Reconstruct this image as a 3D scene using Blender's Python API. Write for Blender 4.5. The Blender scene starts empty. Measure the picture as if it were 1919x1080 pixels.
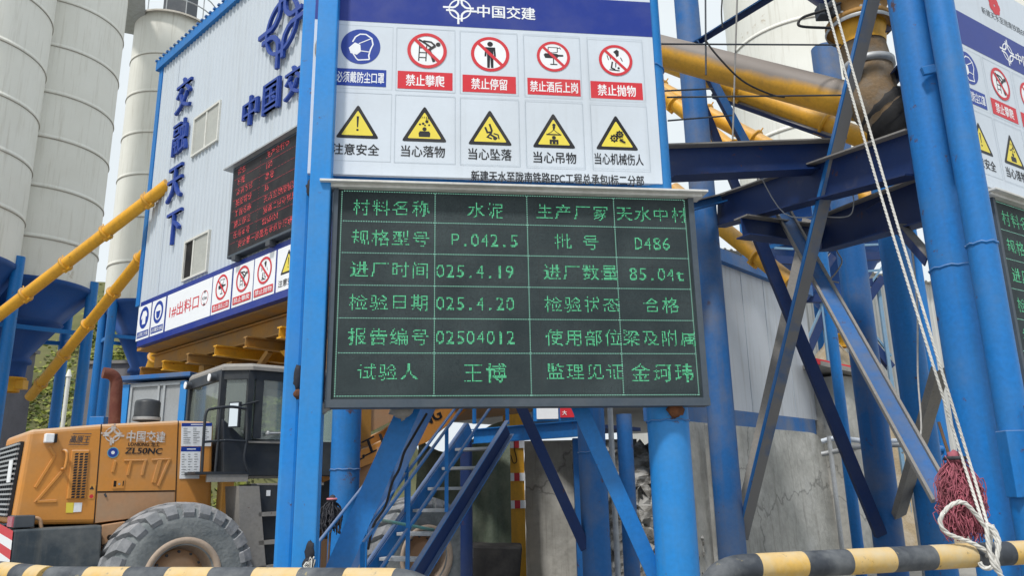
import bpy, bmesh, math, random
import numpy as np
from mathutils import Vector, Matrix
random.seed(7)
S = bpy.context.scene
COL = S.collection
R = math.radians

# ------------------------------------------------------------------ camera, sky, sun, exposure
FPX, PITCH, ROLL, CAMZ = 1473.0, 0.25036, -0.01911, 1.7
_f = Vector((0, math.cos(PITCH), math.sin(PITCH)))
_r0 = Vector((1, 0, 0)); _u0 = _r0.cross(_f)
CR = _r0 * math.cos(ROLL) + _u0 * math.sin(ROLL)
CU = _u0 * math.cos(ROLL) - _r0 * math.sin(ROLL)
CF = _f
CAM = Vector((0, 0, CAMZ))
cd = bpy.data.cameras.new('camera'); cam = bpy.data.objects.new('camera', cd); COL.objects.link(cam)
cd.sensor_fit = 'HORIZONTAL'; cd.sensor_width = 36; cd.lens = 36 * FPX / 1919
cd.clip_start = 0.05; cd.clip_end = 2000
M = Matrix((CR, CU, -CF)).transposed().to_4x4(); M.translation = CAM
cam.matrix_world = M
S.camera = cam

SUN_EL, SUN_AZ = 58, 205          # azimuth measured clockwise from +Y (behind the camera, a little left)
w = bpy.data.worlds.new('World'); S.world = w; w.use_nodes = True
nt = w.node_tree; bg = nt.nodes['Background']
sky = nt.nodes.new('ShaderNodeTexSky'); sky.sky_type = 'NISHITA'; sky.sun_disc = False
sky.sun_elevation = R(SUN_EL); sky.sun_rotation = R(SUN_AZ); sky.dust_density = 3; sky.air_density = 1
tc = nt.nodes.new('ShaderNodeTexCoord')
ns = nt.nodes.new('ShaderNodeTexNoise'); ns.inputs['Scale'].default_value = 2.2; ns.inputs['Detail'].default_value = 6
rp = nt.nodes.new('ShaderNodeValToRGB'); rp.color_ramp.elements[0].position = .28; rp.color_ramp.elements[1].position = .5
rp.color_ramp.elements[0].color = (.8, .8, .8, 1)
mx = nt.nodes.new('ShaderNodeMix'); mx.data_type = 'RGBA'
mx.inputs['B'].default_value = (8.7, 9.4, 9.8, 1)
nt.links.new(tc.outputs['Generated'], ns.inputs['Vector']); nt.links.new(ns.outputs['Fac'], rp.inputs['Fac'])
nt.links.new(rp.outputs['Color'], mx.inputs['Factor']); nt.links.new(sky.outputs['Color'], mx.inputs['A'])
nt.links.new(mx.outputs['Result'], bg.inputs['Color']); bg.inputs['Strength'].default_value = .095
sl = bpy.data.lights.new('sun', 'SUN'); sun = bpy.data.objects.new('sun', sl); COL.objects.link(sun)
sl.energy = 3.0; sl.angle = R(6); sl.color = (1, .96, .9)
sd = Vector((math.sin(R(SUN_AZ)) * math.cos(R(SUN_EL)), math.cos(R(SUN_AZ)) * math.cos(R(SUN_EL)), math.sin(R(SUN_EL))))
sun.rotation_euler = sd.to_track_quat('Z', 'Y').to_euler(); sun.location = (0, 0, 30)
S.view_settings.view_transform = 'Standard'; S.view_settings.look = 'None'
S.view_settings.exposure = 0.05; S.view_settings.gamma = 1
try:
    S.cycles.max_bounces = 6; S.cycles.transparent_max_bounces = 8
except Exception: pass

# ------------------------------------------------------------------ pixel -> world helpers (photo pixels, 1919 x 1080)
def ray(px, py):
    return CF * FPX + CR * (px - 959.5) + CU * (540 - py)
def at(px, py, Y):
    r = ray(px, py); return CAM + r * (Y / r.y)
def atz(px, py, z):
    r = ray(px, py); return CAM + r * ((z - CAMZ) / r.z)
class Plane:
    """vertical plane; u runs to the right along azimuth az, z is world height, off is towards the viewer"""
    def __init__(s, P0, az):
        s.P = Vector((P0[0], P0[1], 0)); a = R(az)
        s.d = Vector((math.sin(a), math.cos(a), 0)); s.n = Vector((math.cos(a), -math.sin(a), 0))
    def uv(s, px, py, off=0):
        r = ray(px, py); t = ((s.P + s.n * off - CAM).dot(s.n)) / r.dot(s.n)
        p = CAM + r * t
        return ((p - s.P).dot(s.d), p.z)
    def pt(s, u, z, off=0):
        return s.P + s.d * u + s.n * off + Vector((0, 0, z))
    def vp(s, px, py, off=0):
        u, z = s.uv(px, py, off); return s.pt(u, z, off)

# ------------------------------------------------------------------ mesh builder
def basis(d, up=Vector((0, 0, 1))):
    d = d.normalized()
    if abs(d.dot(up)) > .985: up = Vector((0, 1, 0))
    x = d.cross(up).normalized(); y = x.cross(d).normalized()
    return x, y
class MB:
    def __init__(s):
        s.v = []; s.f = []; s.m = []; s.sm = []; s.mats = []
    def mi(s, m):
        if m not in s.mats: s.mats.append(m)
        return s.mats.index(m)
    def face(s, pts, m, smooth=False):
        i = len(s.v); s.v += [Vector(p) for p in pts]
        s.f.append(list(range(i, i + len(pts)))); s.m.append(s.mi(m)); s.sm.append(smooth)
    def grid(s, rows, m, smooth=True, cyc=False):
        i = len(s.v); n = len(rows[0]); k = s.mi(m)
        for r in rows: s.v += [Vector(p) for p in r]
        for a in range(len(rows) - 1):
            for b in range(n if cyc else n - 1):
                c = (b + 1) % n
                s.f.append([i + a * n + b, i + a * n + c, i + (a + 1) * n + c, i + (a + 1) * n + b]); s.m.append(k); s.sm.append(smooth)
    def hexa(s, c, m):                      # 8 corners: bottom ring, top ring
        for q in ((3, 2, 1, 0), (4, 5, 6, 7), (0, 1, 5, 4), (1, 2, 6, 5), (2, 3, 7, 6), (3, 0, 4, 7)):
            pass
        i = len(s.v); s.v += [Vector(p) for p in c]; k = s.mi(m)
        for q in ((3, 2, 1, 0), (4, 5, 6, 7), (0, 1, 5, 4), (1, 2, 6, 5), (2, 3, 7, 6), (3, 0, 4, 7)):
            s.f.append([i + j for j in q]); s.m.append(k); s.sm.append(False)
    def bar(s, p, q, w, h, m, up=Vector((0, 0, 1)), dx=0, dy=0):
        """rectangular bar from p to q; w across, h along up; dx, dy shift the section"""
        p = Vector(p); q = Vector(q); x, y = basis(q - p, up)
        o = x * dx + y * dy
        c = [b + o + x * (a * w / 2) + y * (e * h / 2) for b in (p, q) for a, e in ((-1, -1), (1, -1), (1, 1), (-1, 1))]
        s.hexa(c, m)
    def box(s, c, sx, sy, sz, m, rz=0):
        c = Vector(c); ca, sa = math.cos(rz), math.sin(rz); out = []
        for z in (-1, 1):
            for a, b in ((-1, -1), (1, -1), (1, 1), (-1, 1)):
                X, Y = a * sx / 2, b * sy / 2
                out.append(c + Vector((X * ca - Y * sa, X * sa + Y * ca, z * sz / 2)))
        s.hexa(out, m)
    def tube(s, path, r, m, n=12, cap=True, closed=False):
        path = [Vector(p) for p in path]; L = len(path); rows = []; x = None
        for i, p in enumerate(path):
            if closed: d = path[(i + 1) % L] - path[i - 1]
            elif i == 0: d = path[1] - path[0]
            elif i == L - 1: d = path[-1] - path[-2]
            else: d = (path[i + 1] - p).normalized() + (p - path[i - 1]).normalized()
            d.normalize()
            if x is None: x, y = basis(d)
            else:
                x = (x - d * x.dot(d)).normalized(); y = x.cross(d).normalized()
            rr = r[i] if isinstance(r, (list, tuple)) else r
            rows.append([p + (x * math.cos(2 * math.pi * k / n) + y * math.sin(2 * math.pi * k / n)) * rr for k in range(n)])
        if closed: rows.append(rows[0])
        s.grid(rows, m, True, True)
        if cap and not closed:
            s.face(rows[0][::-1], m); s.face(rows[-1], m)
    def cyl(s, p, q, r, m, r2=None, n=24, cap=True):
        s.tube([p, q], [r, r if r2 is None else r2], m, n, cap)
    def lathe(s, c, ax, prof, m, n=48):
        """prof: (distance along axis, radius)"""
        c = Vector(c); ax = Vector(ax).normalized(); x, y = basis(ax)
        s.grid([[c + ax * a + (x * math.cos(2 * math.pi * k / n) + y * math.sin(2 * math.pi * k / n)) * r for k in range(n)] for a, r in prof], m, True, True)
    def ibeam(s, p, q, w, h, m, t=.02, up=Vector((0, 0, 1)), mt=None):
        s.bar(p, q, w, t, mt or m, up, 0, (h - t) / 2); s.bar(p, q, w, t, m, up, 0, -(h - t) / 2)
        s.bar(p, q, t * .7, h - 2 * t, m, up)
    def channel(s, p, q, w, h, m, t=.012, up=Vector((0, 0, 1)), mt=None):
        """web of height h at the far side, two flanges w deep"""
        s.bar(p, q, t, h, m, up); s.bar(p, q, w, t, mt or m, up, w / 2 + t / 2, (h - t) / 2); s.bar(p, q, w, t, mt or m, up, w / 2 + t / 2, -(h - t) / 2)
    def prism(s, pl, pts, o0, o1, m, side=None):
        a = [pl.pt(u, z, o0) for u, z in pts]; b = [pl.pt(u, z, o1) for u, z in pts]; n = len(pts)
        s.face(b, m); s.face(a[::-1], m)
        for i in range(n):
            j = (i + 1) % n; s.face([a[i], a[j], b[j], b[i]], side or m)
    def rbox(s, pl, u0, z0, u1, z1, o0, o1, m):
        s.prism(pl, [(u0, z0), (u1, z0), (u1, z1), (u0, z1)], o0, o1, m)
    def tex(s, verts, faces, m):
        i = len(s.v); k = s.mi(m); s.v += [Vector(p) for p in verts]
        for f in faces: s.f.append([i + j for j in f]); s.m.append(k); s.sm.append(False)
    def build(s, name, loc, parent=None, bevel=0, seg=2, mods=None):
        me = bpy.data.meshes.new(name)
        me.from_pydata([v - loc for v in s.v], [], s.f)
        for m in s.mats: me.materials.append(m)
        me.polygons.foreach_set('material_index', s.m); me.polygons.foreach_set('use_smooth', s.sm)
        me.update()
        o = bpy.data.objects.new(name, me); COL.objects.link(o)
        if parent: o.parent = parent
        else: o.location = loc
        if bevel:
            bm = bmesh.new(); bm.from_mesh(me); bmesh.ops.remove_doubles(bm, verts=bm.verts, dist=1e-5)
            bmesh.ops.recalc_face_normals(bm, faces=bm.faces); bm.to_mesh(me); bm.free()
            b = o.modifiers.new('bevel', 'BEVEL'); b.width = bevel; b.segments = seg; b.limit_method = 'ANGLE'; b.angle_limit = R(40)
        return o
def tag(o, label=None, cat=None, group=None, kind=None):
    if label: o['label'] = label
    if cat: o['category'] = cat
    if group: o['group'] = group
    if kind: o['kind'] = kind
    return o
class Thing:
    def __init__(s, name, label, cat, base, group=None):
        s.loc = Vector(base); s.e = bpy.data.objects.new(name, None); COL.objects.link(s.e)
        s.e.location = s.loc; s.e.empty_display_size = .2; tag(s.e, label, cat, group)
    def part(s, name, mb, parent=None, label=None, bevel=0, seg=2):
        o = mb.build(name, s.loc, parent or s.e, bevel, seg)
        if label: o['label'] = label
        return o
def single(name, mb, label, cat, base=None, group=None, bevel=0, kind=None):
    if base is None:
        a = np.array([v[:] for v in mb.v]); base = (a[:, 0].mean(), a[:, 1].mean(), a[:, 2].min())
    o = mb.build(name, Vector(base), None, bevel)
    return tag(o, label, cat, group, kind)

# ------------------------------------------------------------------ materials
def _n(nt, t, **kw):
    x = nt.nodes.new(t)
    for k, v in kw.items():
        if k in x.inputs: x.inputs[k].default_value = v
        else: setattr(x, k, v)
    return x
def paint(name, col, rough=.45, dirt=(.33, .31, .28), amt=.3, scale=2.0, streak=0.0, var=.18, bump=.0, metal=0.0, rust=0.0, fine=25, spec=.4, stretch=(1, 1, 1), lo=.42, hi=.68, rustcol=(.09, .035, .015), settle=0.0, scol=(.27, .235, .20), slo=.55, shi=1.15):
    m = bpy.data.materials.new(name); m.use_nodes = True; nt = m.node_tree; L = nt.links.new
    b = nt.nodes['Principled BSDF']; b.inputs['Roughness'].default_value = rough; b.inputs['Metallic'].default_value = metal
    b.inputs['Specular IOR Level'].default_value = spec
    tc = _n(nt, 'ShaderNodeTexCoord'); mp = _n(nt, 'ShaderNodeMapping'); mp.inputs['Scale'].default_value = stretch
    L(tc.outputs['Object'], mp.inputs['Vector'])
    n1 = _n(nt, 'ShaderNodeTexNoise', Scale=scale, Detail=7.0, Roughness=.62); L(mp.outputs[0], n1.inputs['Vector'])
    r1 = _n(nt, 'ShaderNodeMapRange'); r1.inputs[1].default_value = lo; r1.inputs[2].default_value = hi; r1.inputs[4].default_value = amt
    L(n1.outputs['Fac'], r1.inputs[0])
    n2 = _n(nt, 'ShaderNodeTexNoise', Scale=fine, Detail=4.0); L(mp.outputs[0], n2.inputs['Vector'])
    hv = _n(nt, 'ShaderNodeMapRange'); hv.inputs[3].default_value = 1 - var; hv.inputs[4].default_value = 1 + var; L(n2.outputs['Fac'], hv.inputs[0])
    base = _n(nt, 'ShaderNodeMix', data_type='RGBA', blend_type='MULTIPLY'); base.inputs['Factor'].default_value = 1
    base.inputs['A'].default_value = (*col, 1); L(hv.outputs[0], base.inputs['B'])
    mx = _n(nt, 'ShaderNodeMix', data_type='RGBA'); mx.inputs['B'].default_value = (*dirt, 1)
    L(r1.outputs[0], mx.inputs['Factor']); L(base.outputs['Result'], mx.inputs['A'])
    out = mx.outputs['Result']
    if streak:
        m2 = _n(nt, 'ShaderNodeMapping'); m2.inputs['Scale'].default_value = (6, 6, .35); L(tc.outputs['Object'], m2.inputs['Vector'])
        n3 = _n(nt, 'ShaderNodeTexNoise', Scale=1.6, Detail=6.0, Roughness=.65); L(m2.outputs[0], n3.inputs['Vector'])
        r3 = _n(nt, 'ShaderNodeMapRange'); r3.inputs[1].default_value = .52; r3.inputs[2].default_value = .74; r3.inputs[4].default_value = streak; L(n3.outputs['Fac'], r3.inputs[0])
        x3 = _n(nt, 'ShaderNodeMix', data_type='RGBA'); x3.inputs['B'].default_value = (dirt[0] * .7, dirt[1] * .66, dirt[2] * .6, 1)
        L(r3.outputs[0], x3.inputs['Factor']); L(out, x3.inputs['A']); out = x3.outputs['Result']
    if rust:
        n4 = _n(nt, 'ShaderNodeTexNoise', Scale=scale * 3.3, Detail=8.0, Roughness=.7); L(tc.outputs['Object'], n4.inputs['Vector'])
        r4 = _n(nt, 'ShaderNodeMapRange'); r4.inputs[1].default_value = .66 - rust * .1; r4.inputs[2].default_value = .72 - rust * .1; r4.inputs[4].default_value = .9; L(n4.outputs['Fac'], r4.inputs[0])
        x4 = _n(nt, 'ShaderNodeMix', data_type='RGBA'); x4.inputs['B'].default_value = (*rustcol, 1)
        L(r4.outputs[0], x4.inputs['Factor']); L(out, x4.inputs['A']); out = x4.outputs['Result']
    if settle:                                     # dust lying on faces that look up
        gm = _n(nt, 'ShaderNodeNewGeometry'); sx = _n(nt, 'ShaderNodeSeparateXYZ'); L(gm.outputs['Normal'], sx.inputs[0])
        ad = _n(nt, 'ShaderNodeMath', operation='MULTIPLY_ADD'); ad.inputs[1].default_value = .9; L(n1.outputs['Fac'], ad.inputs[0]); L(sx.outputs['Z'], ad.inputs[2])
        r5 = _n(nt, 'ShaderNodeMapRange'); r5.inputs[1].default_value = slo; r5.inputs[2].default_value = shi; r5.inputs[4].default_value = settle; L(ad.outputs[0], r5.inputs[0])
        x5 = _n(nt, 'ShaderNodeMix', data_type='RGBA'); x5.inputs['B'].default_value = (*scol, 1)
        L(r5.outputs[0], x5.inputs['Factor']); L(out, x5.inputs['A']); out = x5.outputs['Result']
    L(out, b.inputs['Base Color'])
    rr = _n(nt, 'ShaderNodeMapRange'); rr.inputs[3].default_value = rough - .08; rr.inputs[4].default_value = min(1, rough + .22); L(n1.outputs['Fac'], rr.inputs[0]); L(rr.outputs[0], b.inputs['Roughness'])
    if bump:
        bp = _n(nt, 'ShaderNodeBump', Strength=bump, Distance=.02); L(n2.outputs['Fac'], bp.inputs['Height']); L(bp.outputs[0], b.inputs['Normal'])
    return m
def glow(name, col, s):
    m = bpy.data.materials.new(name); m.use_nodes = True; b = m.node_tree.nodes['Principled BSDF']
    b.inputs['Base Color'].default_value = (*[c * .3 for c in col], 1); b.inputs['Emission Color'].default_value = (*col, 1); b.inputs['Emission Strength'].default_value = s
    return m
def flat(name, col, rough=.5):
    return paint(name, col, rough, amt=.08, var=.06, spec=.3)
def glass(name, tint, k=.25):
    m = bpy.data.materials.new(name); m.use_nodes = True; nt = m.node_tree; L = nt.links.new
    nt.nodes.remove(nt.nodes['Principled BSDF']); out = nt.nodes['Material Output']
    t = _n(nt, 'ShaderNodeBsdfTransparent'); t.inputs[0].default_value = (*tint, 1)
    g = _n(nt, 'ShaderNodeBsdfGlossy', Roughness=.03); f = _n(nt, 'ShaderNodeFresnel', IOR=1.5)
    d = _n(nt, 'ShaderNodeBsdfDiffuse'); d.inputs[0].default_value = (.40, .47, .44, 1)  # pale grey-green diffuse layer stands in for reflections on the glass
    x = _n(nt, 'ShaderNodeMixShader'); x.inputs[0].default_value = k; y = _n(nt, 'ShaderNodeMixShader')
    a = _n(nt, 'ShaderNodeMath', operation='ADD'); a.inputs[1].default_value = .05; L(f.outputs[0], a.inputs[0])
    L(t.outputs[0], x.inputs[1]); L(d.outputs[0], x.inputs[2]); L(a.outputs[0], y.inputs[0]); L(x.outputs[0], y.inputs[1]); L(g.outputs[0], y.inputs[2]); L(y.outputs[0], out.inputs[0])
    return m
BLUE = paint('blue_paint', (.007, .165, .50), .42, amt=.4, dirt=(.05, .17, .36), scale=1.7, rust=.35, streak=.34, settle=.5, var=.22)
BLUEB = paint('bright_blue_paint', (.012, .225, .62), .4, amt=.3, dirt=(.10, .25, .45), scale=1.9, rust=.25, streak=.25, var=.14)
BLUED = paint('dusty_blue_paint', (.012, .125, .38), .55, settle=.8, amt=.6, dirt=(.20, .20, .20), scale=1.0, rust=.25, streak=.35)
BLUEN = paint('weathered_blue_paint', (.012, .13, .40), .5, amt=.6, dirt=(.16, .17, .19), scale=1.8, rust=.3, streak=.3)
DUSTB = paint('dust_caked_blue', (.012, .13, .38), .6, amt=.95, dirt=(.25, .24, .23), scale=.8, rust=.2, lo=.36, hi=.52)
BLUEK = paint('shaded_blue_paint', (.004, .026, .12), .5, amt=.2, dirt=(.1, .1, .11), scale=1.5, rust=.25, settle=.8)  # the blue paint with the navy of shaded undersides put into its colour
CONE = paint('silo_cone_blue', (.008, .075, .30), .45, amt=.15, dirt=(.12, .15, .2), scale=.6, streak=.15)
DUST = paint('dusty_grey_steel', (.25, .24, .23), .7, amt=.5, dirt=(.33, .31, .27), scale=3, var=.25, rust=.2)
WHITE = paint('white_panel', (.62, .68, .76), .45, amt=.35, dirt=(.48, .52, .56), scale=.9, var=.03, streak=.14)
BANNER = flat('banner_blue', (.012, .035, .26), .35)
SIGNBLUE = flat('sign_blue', (.008, .045, .32), .35)
RED = flat('sign_red', (.62, .03, .045), .4)
YEL = flat('sign_yellow', (.80, .66, .08), .4)
BLACK = flat('sign_black', (.012, .013, .018), .4)
SIGNW = flat('sign_white', (.85, .87, .9), .4)
LINE = flat('sign_hairline', (.5, .56, .62), .5)
YELP = paint('yellow_machine_paint', (.78, .39, .025), .45, amt=.25, dirt=(.42, .25, .08), scale=2.2, streak=.3, rust=.16, settle=.55)
YELD = paint('dusty_yellow_paint', (.42, .21, .04), .6, amt=.6, dirt=(.24, .18, .12), scale=1.8, rust=.3)
SILO = paint('silo_white_paint', (.78, .775, .72), .5, amt=.4, dirt=(.58, .56, .48), scale=.22, streak=.42, var=.03, rust=.10, rustcol=(.40, .31, .20))
CLAD = paint('white_cladding', (.53, .585, .645), .45, amt=.4, dirt=(.5, .54, .58), scale=.5, streak=.3, var=.03)
LETTER = paint('letter_blue', (.012, .05, .30), .35, amt=.2, dirt=(.05, .09, .3))
GREYD = paint('dark_grey_steel', (.045, .055, .07), .5, amt=.3, dirt=(.16, .16, .16), scale=2)
BLK = paint('black_rubber', (.02, .02, .022), .7, amt=.4, dirt=(.09, .085, .08), scale=4)
STEEL = paint('galvanised_steel', (.42, .44, .46), .45, amt=.4, dirt=(.3, .29, .27), scale=6, metal=.3)
# ------------------------------------------------------------------ text and flat drawing on a plane
_tc = {}
def text_mesh(s, bold=0.0, extrude=0.0):
    k = (s, bold, extrude)
    if k not in _tc:
        c = bpy.data.curves.new('text', 'FONT'); c.body = s; c.offset = bold; c.extrude = extrude; c.resolution_u = 3
        o = bpy.data.objects.new('text', c); COL.objects.link(o)
        e = o.evaluated_get(bpy.context.evaluated_depsgraph_get()); me = e.to_mesh()
        _tc[k] = ([v.co.copy() for v in me.vertices], [list(p.vertices) for p in me.polygons])
        e.to_mesh_clear(); bpy.data.objects.remove(o); bpy.data.curves.remove(c)
    return _tc[k]
class Draw:
    """flat marks on a plane; every mark lies a hair above the one before"""
    def __init__(s, mb, pl, off, step=.0003):
        s.mb, s.pl, s.off, s.step = mb, pl, off, step; s.c = (0, 0); s.k = 1.0; s.shear = 0
    def at(s, u, z, k=1.0): s.c = (u, z); s.k = k; return s
    def _o(s): s.off += s.step; return s.off
    def P(s, x, y, o): return s.pt(s.c[0] + x * s.k, s.c[1] + y * s.k, o)
    def pt(s, u, z, o): return s.pl.pt(u, z, o)
    def poly(s, pts, m):
        o = s._o(); s.mb.face([s.P(x, y, o) for x, y in pts], m)
    def rect(s, x0, y0, x1, y1, m): s.poly([(x0, y0), (x1, y0), (x1, y1), (x0, y1)], m)
    def disk(s, x, y, r, m, n=32, ry=None): s.poly([(x + r * math.cos(2 * math.pi * i / n), y + (ry or r) * math.sin(2 * math.pi * i / n)) for i in range(n)], m)
    def ring(s, x, y, r, t, m, n=40):
        o = s._o()
        for i in range(n):
            a, b = 2 * math.pi * i / n, 2 * math.pi * (i + 1) / n
            s.mb.face([s.P(x + q * math.cos(e), y + q * math.sin(e), o) for q, e in ((r - t, a), (r, a), (r, b), (r - t, b))], m)
    def line(s, pts, w, m):
        """mitred stroke"""
        pts = [Vector(p) for p in pts]; o = s._o(); Lp = []; n = len(pts)
        for i, p in enumerate(pts):
            d0 = (pts[i] - pts[i - 1]).normalized() if i else (pts[1] - p).normalized()
            d1 = (pts[i + 1] - p).normalized() if i < n - 1 else d0
            t = (d0 + d1).normalized(); nn = Vector((-t.y, t.x)); c = max(.5, nn.dot(Vector((-d0.y, d0.x))))
            Lp.append((p + nn * (w / 2 / c), p - nn * (w / 2 / c)))
        for a, b in zip(Lp, Lp[1:]):
            s.mb.face([s.P(*q, o) for q in (a[0], a[1], b[1], b[0])], m)
    def frame(s, x0, y0, x1, y1, t, m):
        s.rect(x0, y0, x1, y0 + t, m); s.rect(x0, y1 - t, x1, y1, m); s.rect(x0, y0 + t, x0 + t, y1 - t, m); s.rect(x1 - t, y0 + t, x1, y1 - t, m)
    def rtri(s, w, h, r, m, yb=0, e=0):
        """rounded triangle, base centre at (0, yb)"""
        V = [Vector((-w + e * 1.75, yb + e)), Vector((w - e * 1.75, yb + e)), Vector((0, yb + h - e * 2.1))]; out = []
        for i in range(3):
            p, a, b = V[i], V[i - 1], V[(i + 1) % 3]
            A = p + (a - p).normalized() * r; B = p + (b - p).normalized() * r
            for t in (0, .25, .5, .75, 1): out.append(tuple((A * (1 - t) ** 2 + p * 2 * t * (1 - t) + B * t * t)))
        s.poly(out, m)
    def text(s, t, x, y, w, m, h=None, bold=.012, extrude=0, slant=0, mat_side=None):
        """centred at x, y, fitted to width w (and height h)"""
        v, f = text_mesh(t, 0.0, extrude)
        x0 = min(p.x for p in v); x1 = max(p.x for p in v); y0 = min(p.y for p in v); y1 = max(p.y for p in v)
        kx = w / (x1 - x0); ky = h / (y1 - y0) if h else kx
        for dx, dy in (((0, 0),) if bold < .005 else ((-1, 0), (1, .6), (0, -.6))):
            o = s._o(); out = []
            for p in v:
                X = (p.x - (x0 + x1) / 2 + dx * bold) * kx; Y = (p.y - (y0 + y1) / 2 + dy * bold) * ky
                out.append(s.P(x + X + slant * Y, y + Y, o + (p.z + extrude) * s.k * (1 if extrude else 0)))
            s.mb.tex(out, f, m)
    def emblem(s, x, y, r, m, th=.13, gap=None):
        """ring with four double-line spokes, as on the company's boards"""
        s.ring(x, y, r * .83, r * .1, m)
        q = gap or .12
        for k in range(4):
            c, n = [(1, 0), (0, 1), (-1, 0), (0, -1)][k]
            pts = [(q, 1.22), (q, .52), (q + .06, .36), (.36, q + .06), (.52, q), (1.0, q)]
            s.line([(x + r * (a * c - b * n), y + r * (a * n + b * c)) for a, b in pts], th * r, m)
    # --- pictograms, unit radius / unit triangle half width 1
    def no(s):
        s.disk(0, 0, .96, SIGNW); 
    def no_over(s):
        s.line([(-.62, .62), (.62, -.62)], .17, RED); s.ring(0, 0, 1, .17, RED)
    def man(s, x, y, k, m):
        s.disk(x, y + .62 * k, .15 * k, m, 16); s.poly([(x + a * k, y + b * k) for a, b in ((-.26, .44), (.26, .44), (.3, -.1), (.2, -.1), (.17, .28), (.16, -.75), (.03, -.75), (0, -.1), (-.03, -.75), (-.16, -.75), (-.17, .28), (-.2, -.1), (-.3, -.1))], m)
def pict_mask(d):
    d.disk(0, 0, 1, SIGNBLUE, 48)
    d.line([(-.28, .55), (-.05, .72), (.25, .72), (.55, .5), (.62, .15), (.5, -.15), (.42, -.5), (.46, -.72)], .07, SIGNW)
    d.line([(-.28, .55), (-.42, .25)], .07, SIGNW); d.line([(-.2, -.7), (-.1, -.78), (.46, -.72)], .07, SIGNW)
    d.poly([(-.3, .22), (-.02, .1), (.02, -.28), (-.18, -.48), (-.5, -.4), (-.6, -.1)], SIGNW)
    d.line([(-.1, .16), (.55, .5)], .05, SIGNW); d.line([(0, -.25), (.5, -.3)], .05, SIGNW); d.line([(-.38, -.42), (-.2, -.7)], .06, SIGNW)
def pict_climb(d):
    d.no()
    for x in (-.38, -.02): d.line([(x - .04, -.6), (x, .3)], .06, BLACK)
    for y in (-.4, -.12, .15): d.line([(-.38, y), (-.02, y)], .06, BLACK)
    d.line([(-.42, .62), (-.1, .42), (.2, .2)], .1, BLACK); d.line([(-.2, .55), (.2, .5), (.42, .3)], .09, BLACK)
    d.line([(.42, .3), (.1, .05), (.25, -.3), (.35, -.62)], .14, BLACK); d.disk(.56, .38, .12, BLACK, 14); d.no_over()
def pict_stay(d):
    d.no(); d.man(0, -.04, 1.0, BLACK); d.no_over()
def pict_drink(d):
    d.no(); d.poly([(-.58, .1), (-.5, -.12), (.2, -.12), (.3, .0), (.6, .02), (.6, .14), (.3, .14), (.2, .2), (-.5, .2)], BLACK)
    d.line([(-.3, .6), (-.3, .3), (-.05, .24), (.25, .3), (.25, .6), (-.3, .6)], .05, BLACK); d.line([(.25, .55), (.4, .6), (.45, .5)], .05, BLACK)
    d.line([(0, -.12), (0, -.5)], .06, BLACK); d.line([(-.2, -.52), (.22, -.52)], .07, BLACK); d.no_over()
def pict_throw(d):
    d.no(); d.poly([(-.12, .55), (.1, .72), (.22, .6), (.2, .3), (.06, .2), (0, .4)], BLACK)
    d.line([(-.5, .3), (-.42, .0)], .05, BLACK); d.line([(-.35, .35), (-.3, .05)], .05, BLACK); d.line([(.3, .2), (.4, -.05)], .05, BLACK)
    d.line([(-.2, -.1), (-.28, -.5), (-.05, -.6)], .09, BLACK); d.line([(0, -.15), (-.02, -.45)], .06, BLACK); d.disk(.15, -.5, .07, BLACK, 10)
    d.line([(-.4, -.62), (.2, -.66)], .06, BLACK); d.no_over()
def tri(d):
    d.rtri(1, 1.73, .14, BLACK); d.rtri(1, 1.73, .07, YEL, 0, .15)
def pict_warn(d):
    tri(d); d.poly([(-.055, 1.12), (.055, 1.12), (.03, .55), (-.03, .55)], BLACK); d.disk(0, .42, .06, BLACK, 12)
def pict_fall_obj(d):
    tri(d); d.poly([(-.24, .22), (.24, .22), (.26, .4), (.2, .5), (-.2, .5), (-.26, .4)], BLACK); d.disk(0, .6, .095, BLACK, 14)
    for x, y, r in ((-.2, .82, .05), (-.06, .86, .06), (.1, .96, .075), (.2, .8, .045), (.02, .78, .04)): d.disk(x, y, r, BLACK, 8)
    for x in (-.16, -.08, 0, .08, .15): d.line([(x, 1.02 + .1 * (x < .05)), (x, 1.2)], .025, BLACK)
def pict_fall(d):
    tri(d); d.line([(-.02, 1.02), (.08, .7), (.02, .5), (.32, .32)], .09, BLACK); d.line([(-.22, .86), (-.12, .6), (.1, .62)], .09, BLACK)
    d.line([(.02, .55), (-.12, .38), (.08, .3)], .07, BLACK); d.line([(.16, .56), (.36, .5), (.4, .3)], .06, BLACK); d.disk(.22, .33, .09, BLACK, 12)
def pict_hook(d):
    tri(d); d.disk(.02, 1.12, .08, BLACK, 10); d.poly([(-.05, 1.05), (.09, 1.05), (.03, .86), (-.02, .86)], BLACK)
    d.line([(0, .9), (-.1, .78), (-.26, .68)], .03, BLACK); d.line([(0, .9), (.12, .78), (.28, .68)], .03, BLACK); d.rect(-.34, .62, .34, .68, BLACK)
    d.disk(0, .5, .09, BLACK, 12); d.rect(-.2, .18, .2, .4, BLACK); d.rect(-.1, .18, -.07, .3, YEL); d.rect(.07, .18, .1, .3, YEL)
def pict_gear(d):
    tri(d)
    for x, y, r in ((-.12, .56, .16), (.14, .76, .15)):
        for k in range(8):
            a = k * math.pi / 4; d.line([(x + r * .8 * math.cos(a), y + r * .8 * math.sin(a)), (x + r * 1.25 * math.cos(a), y + r * 1.25 * math.sin(a))], .06, BLACK)
        d.ring(x, y, r, .07, BLACK, 20); d.disk(x, y, .05, BLACK, 10)
    d.line([(.12, .48), (.38, .36)], .08, BLACK)
    d.line([(.16, .5), (.3, .5)], .05, BLACK)
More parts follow.
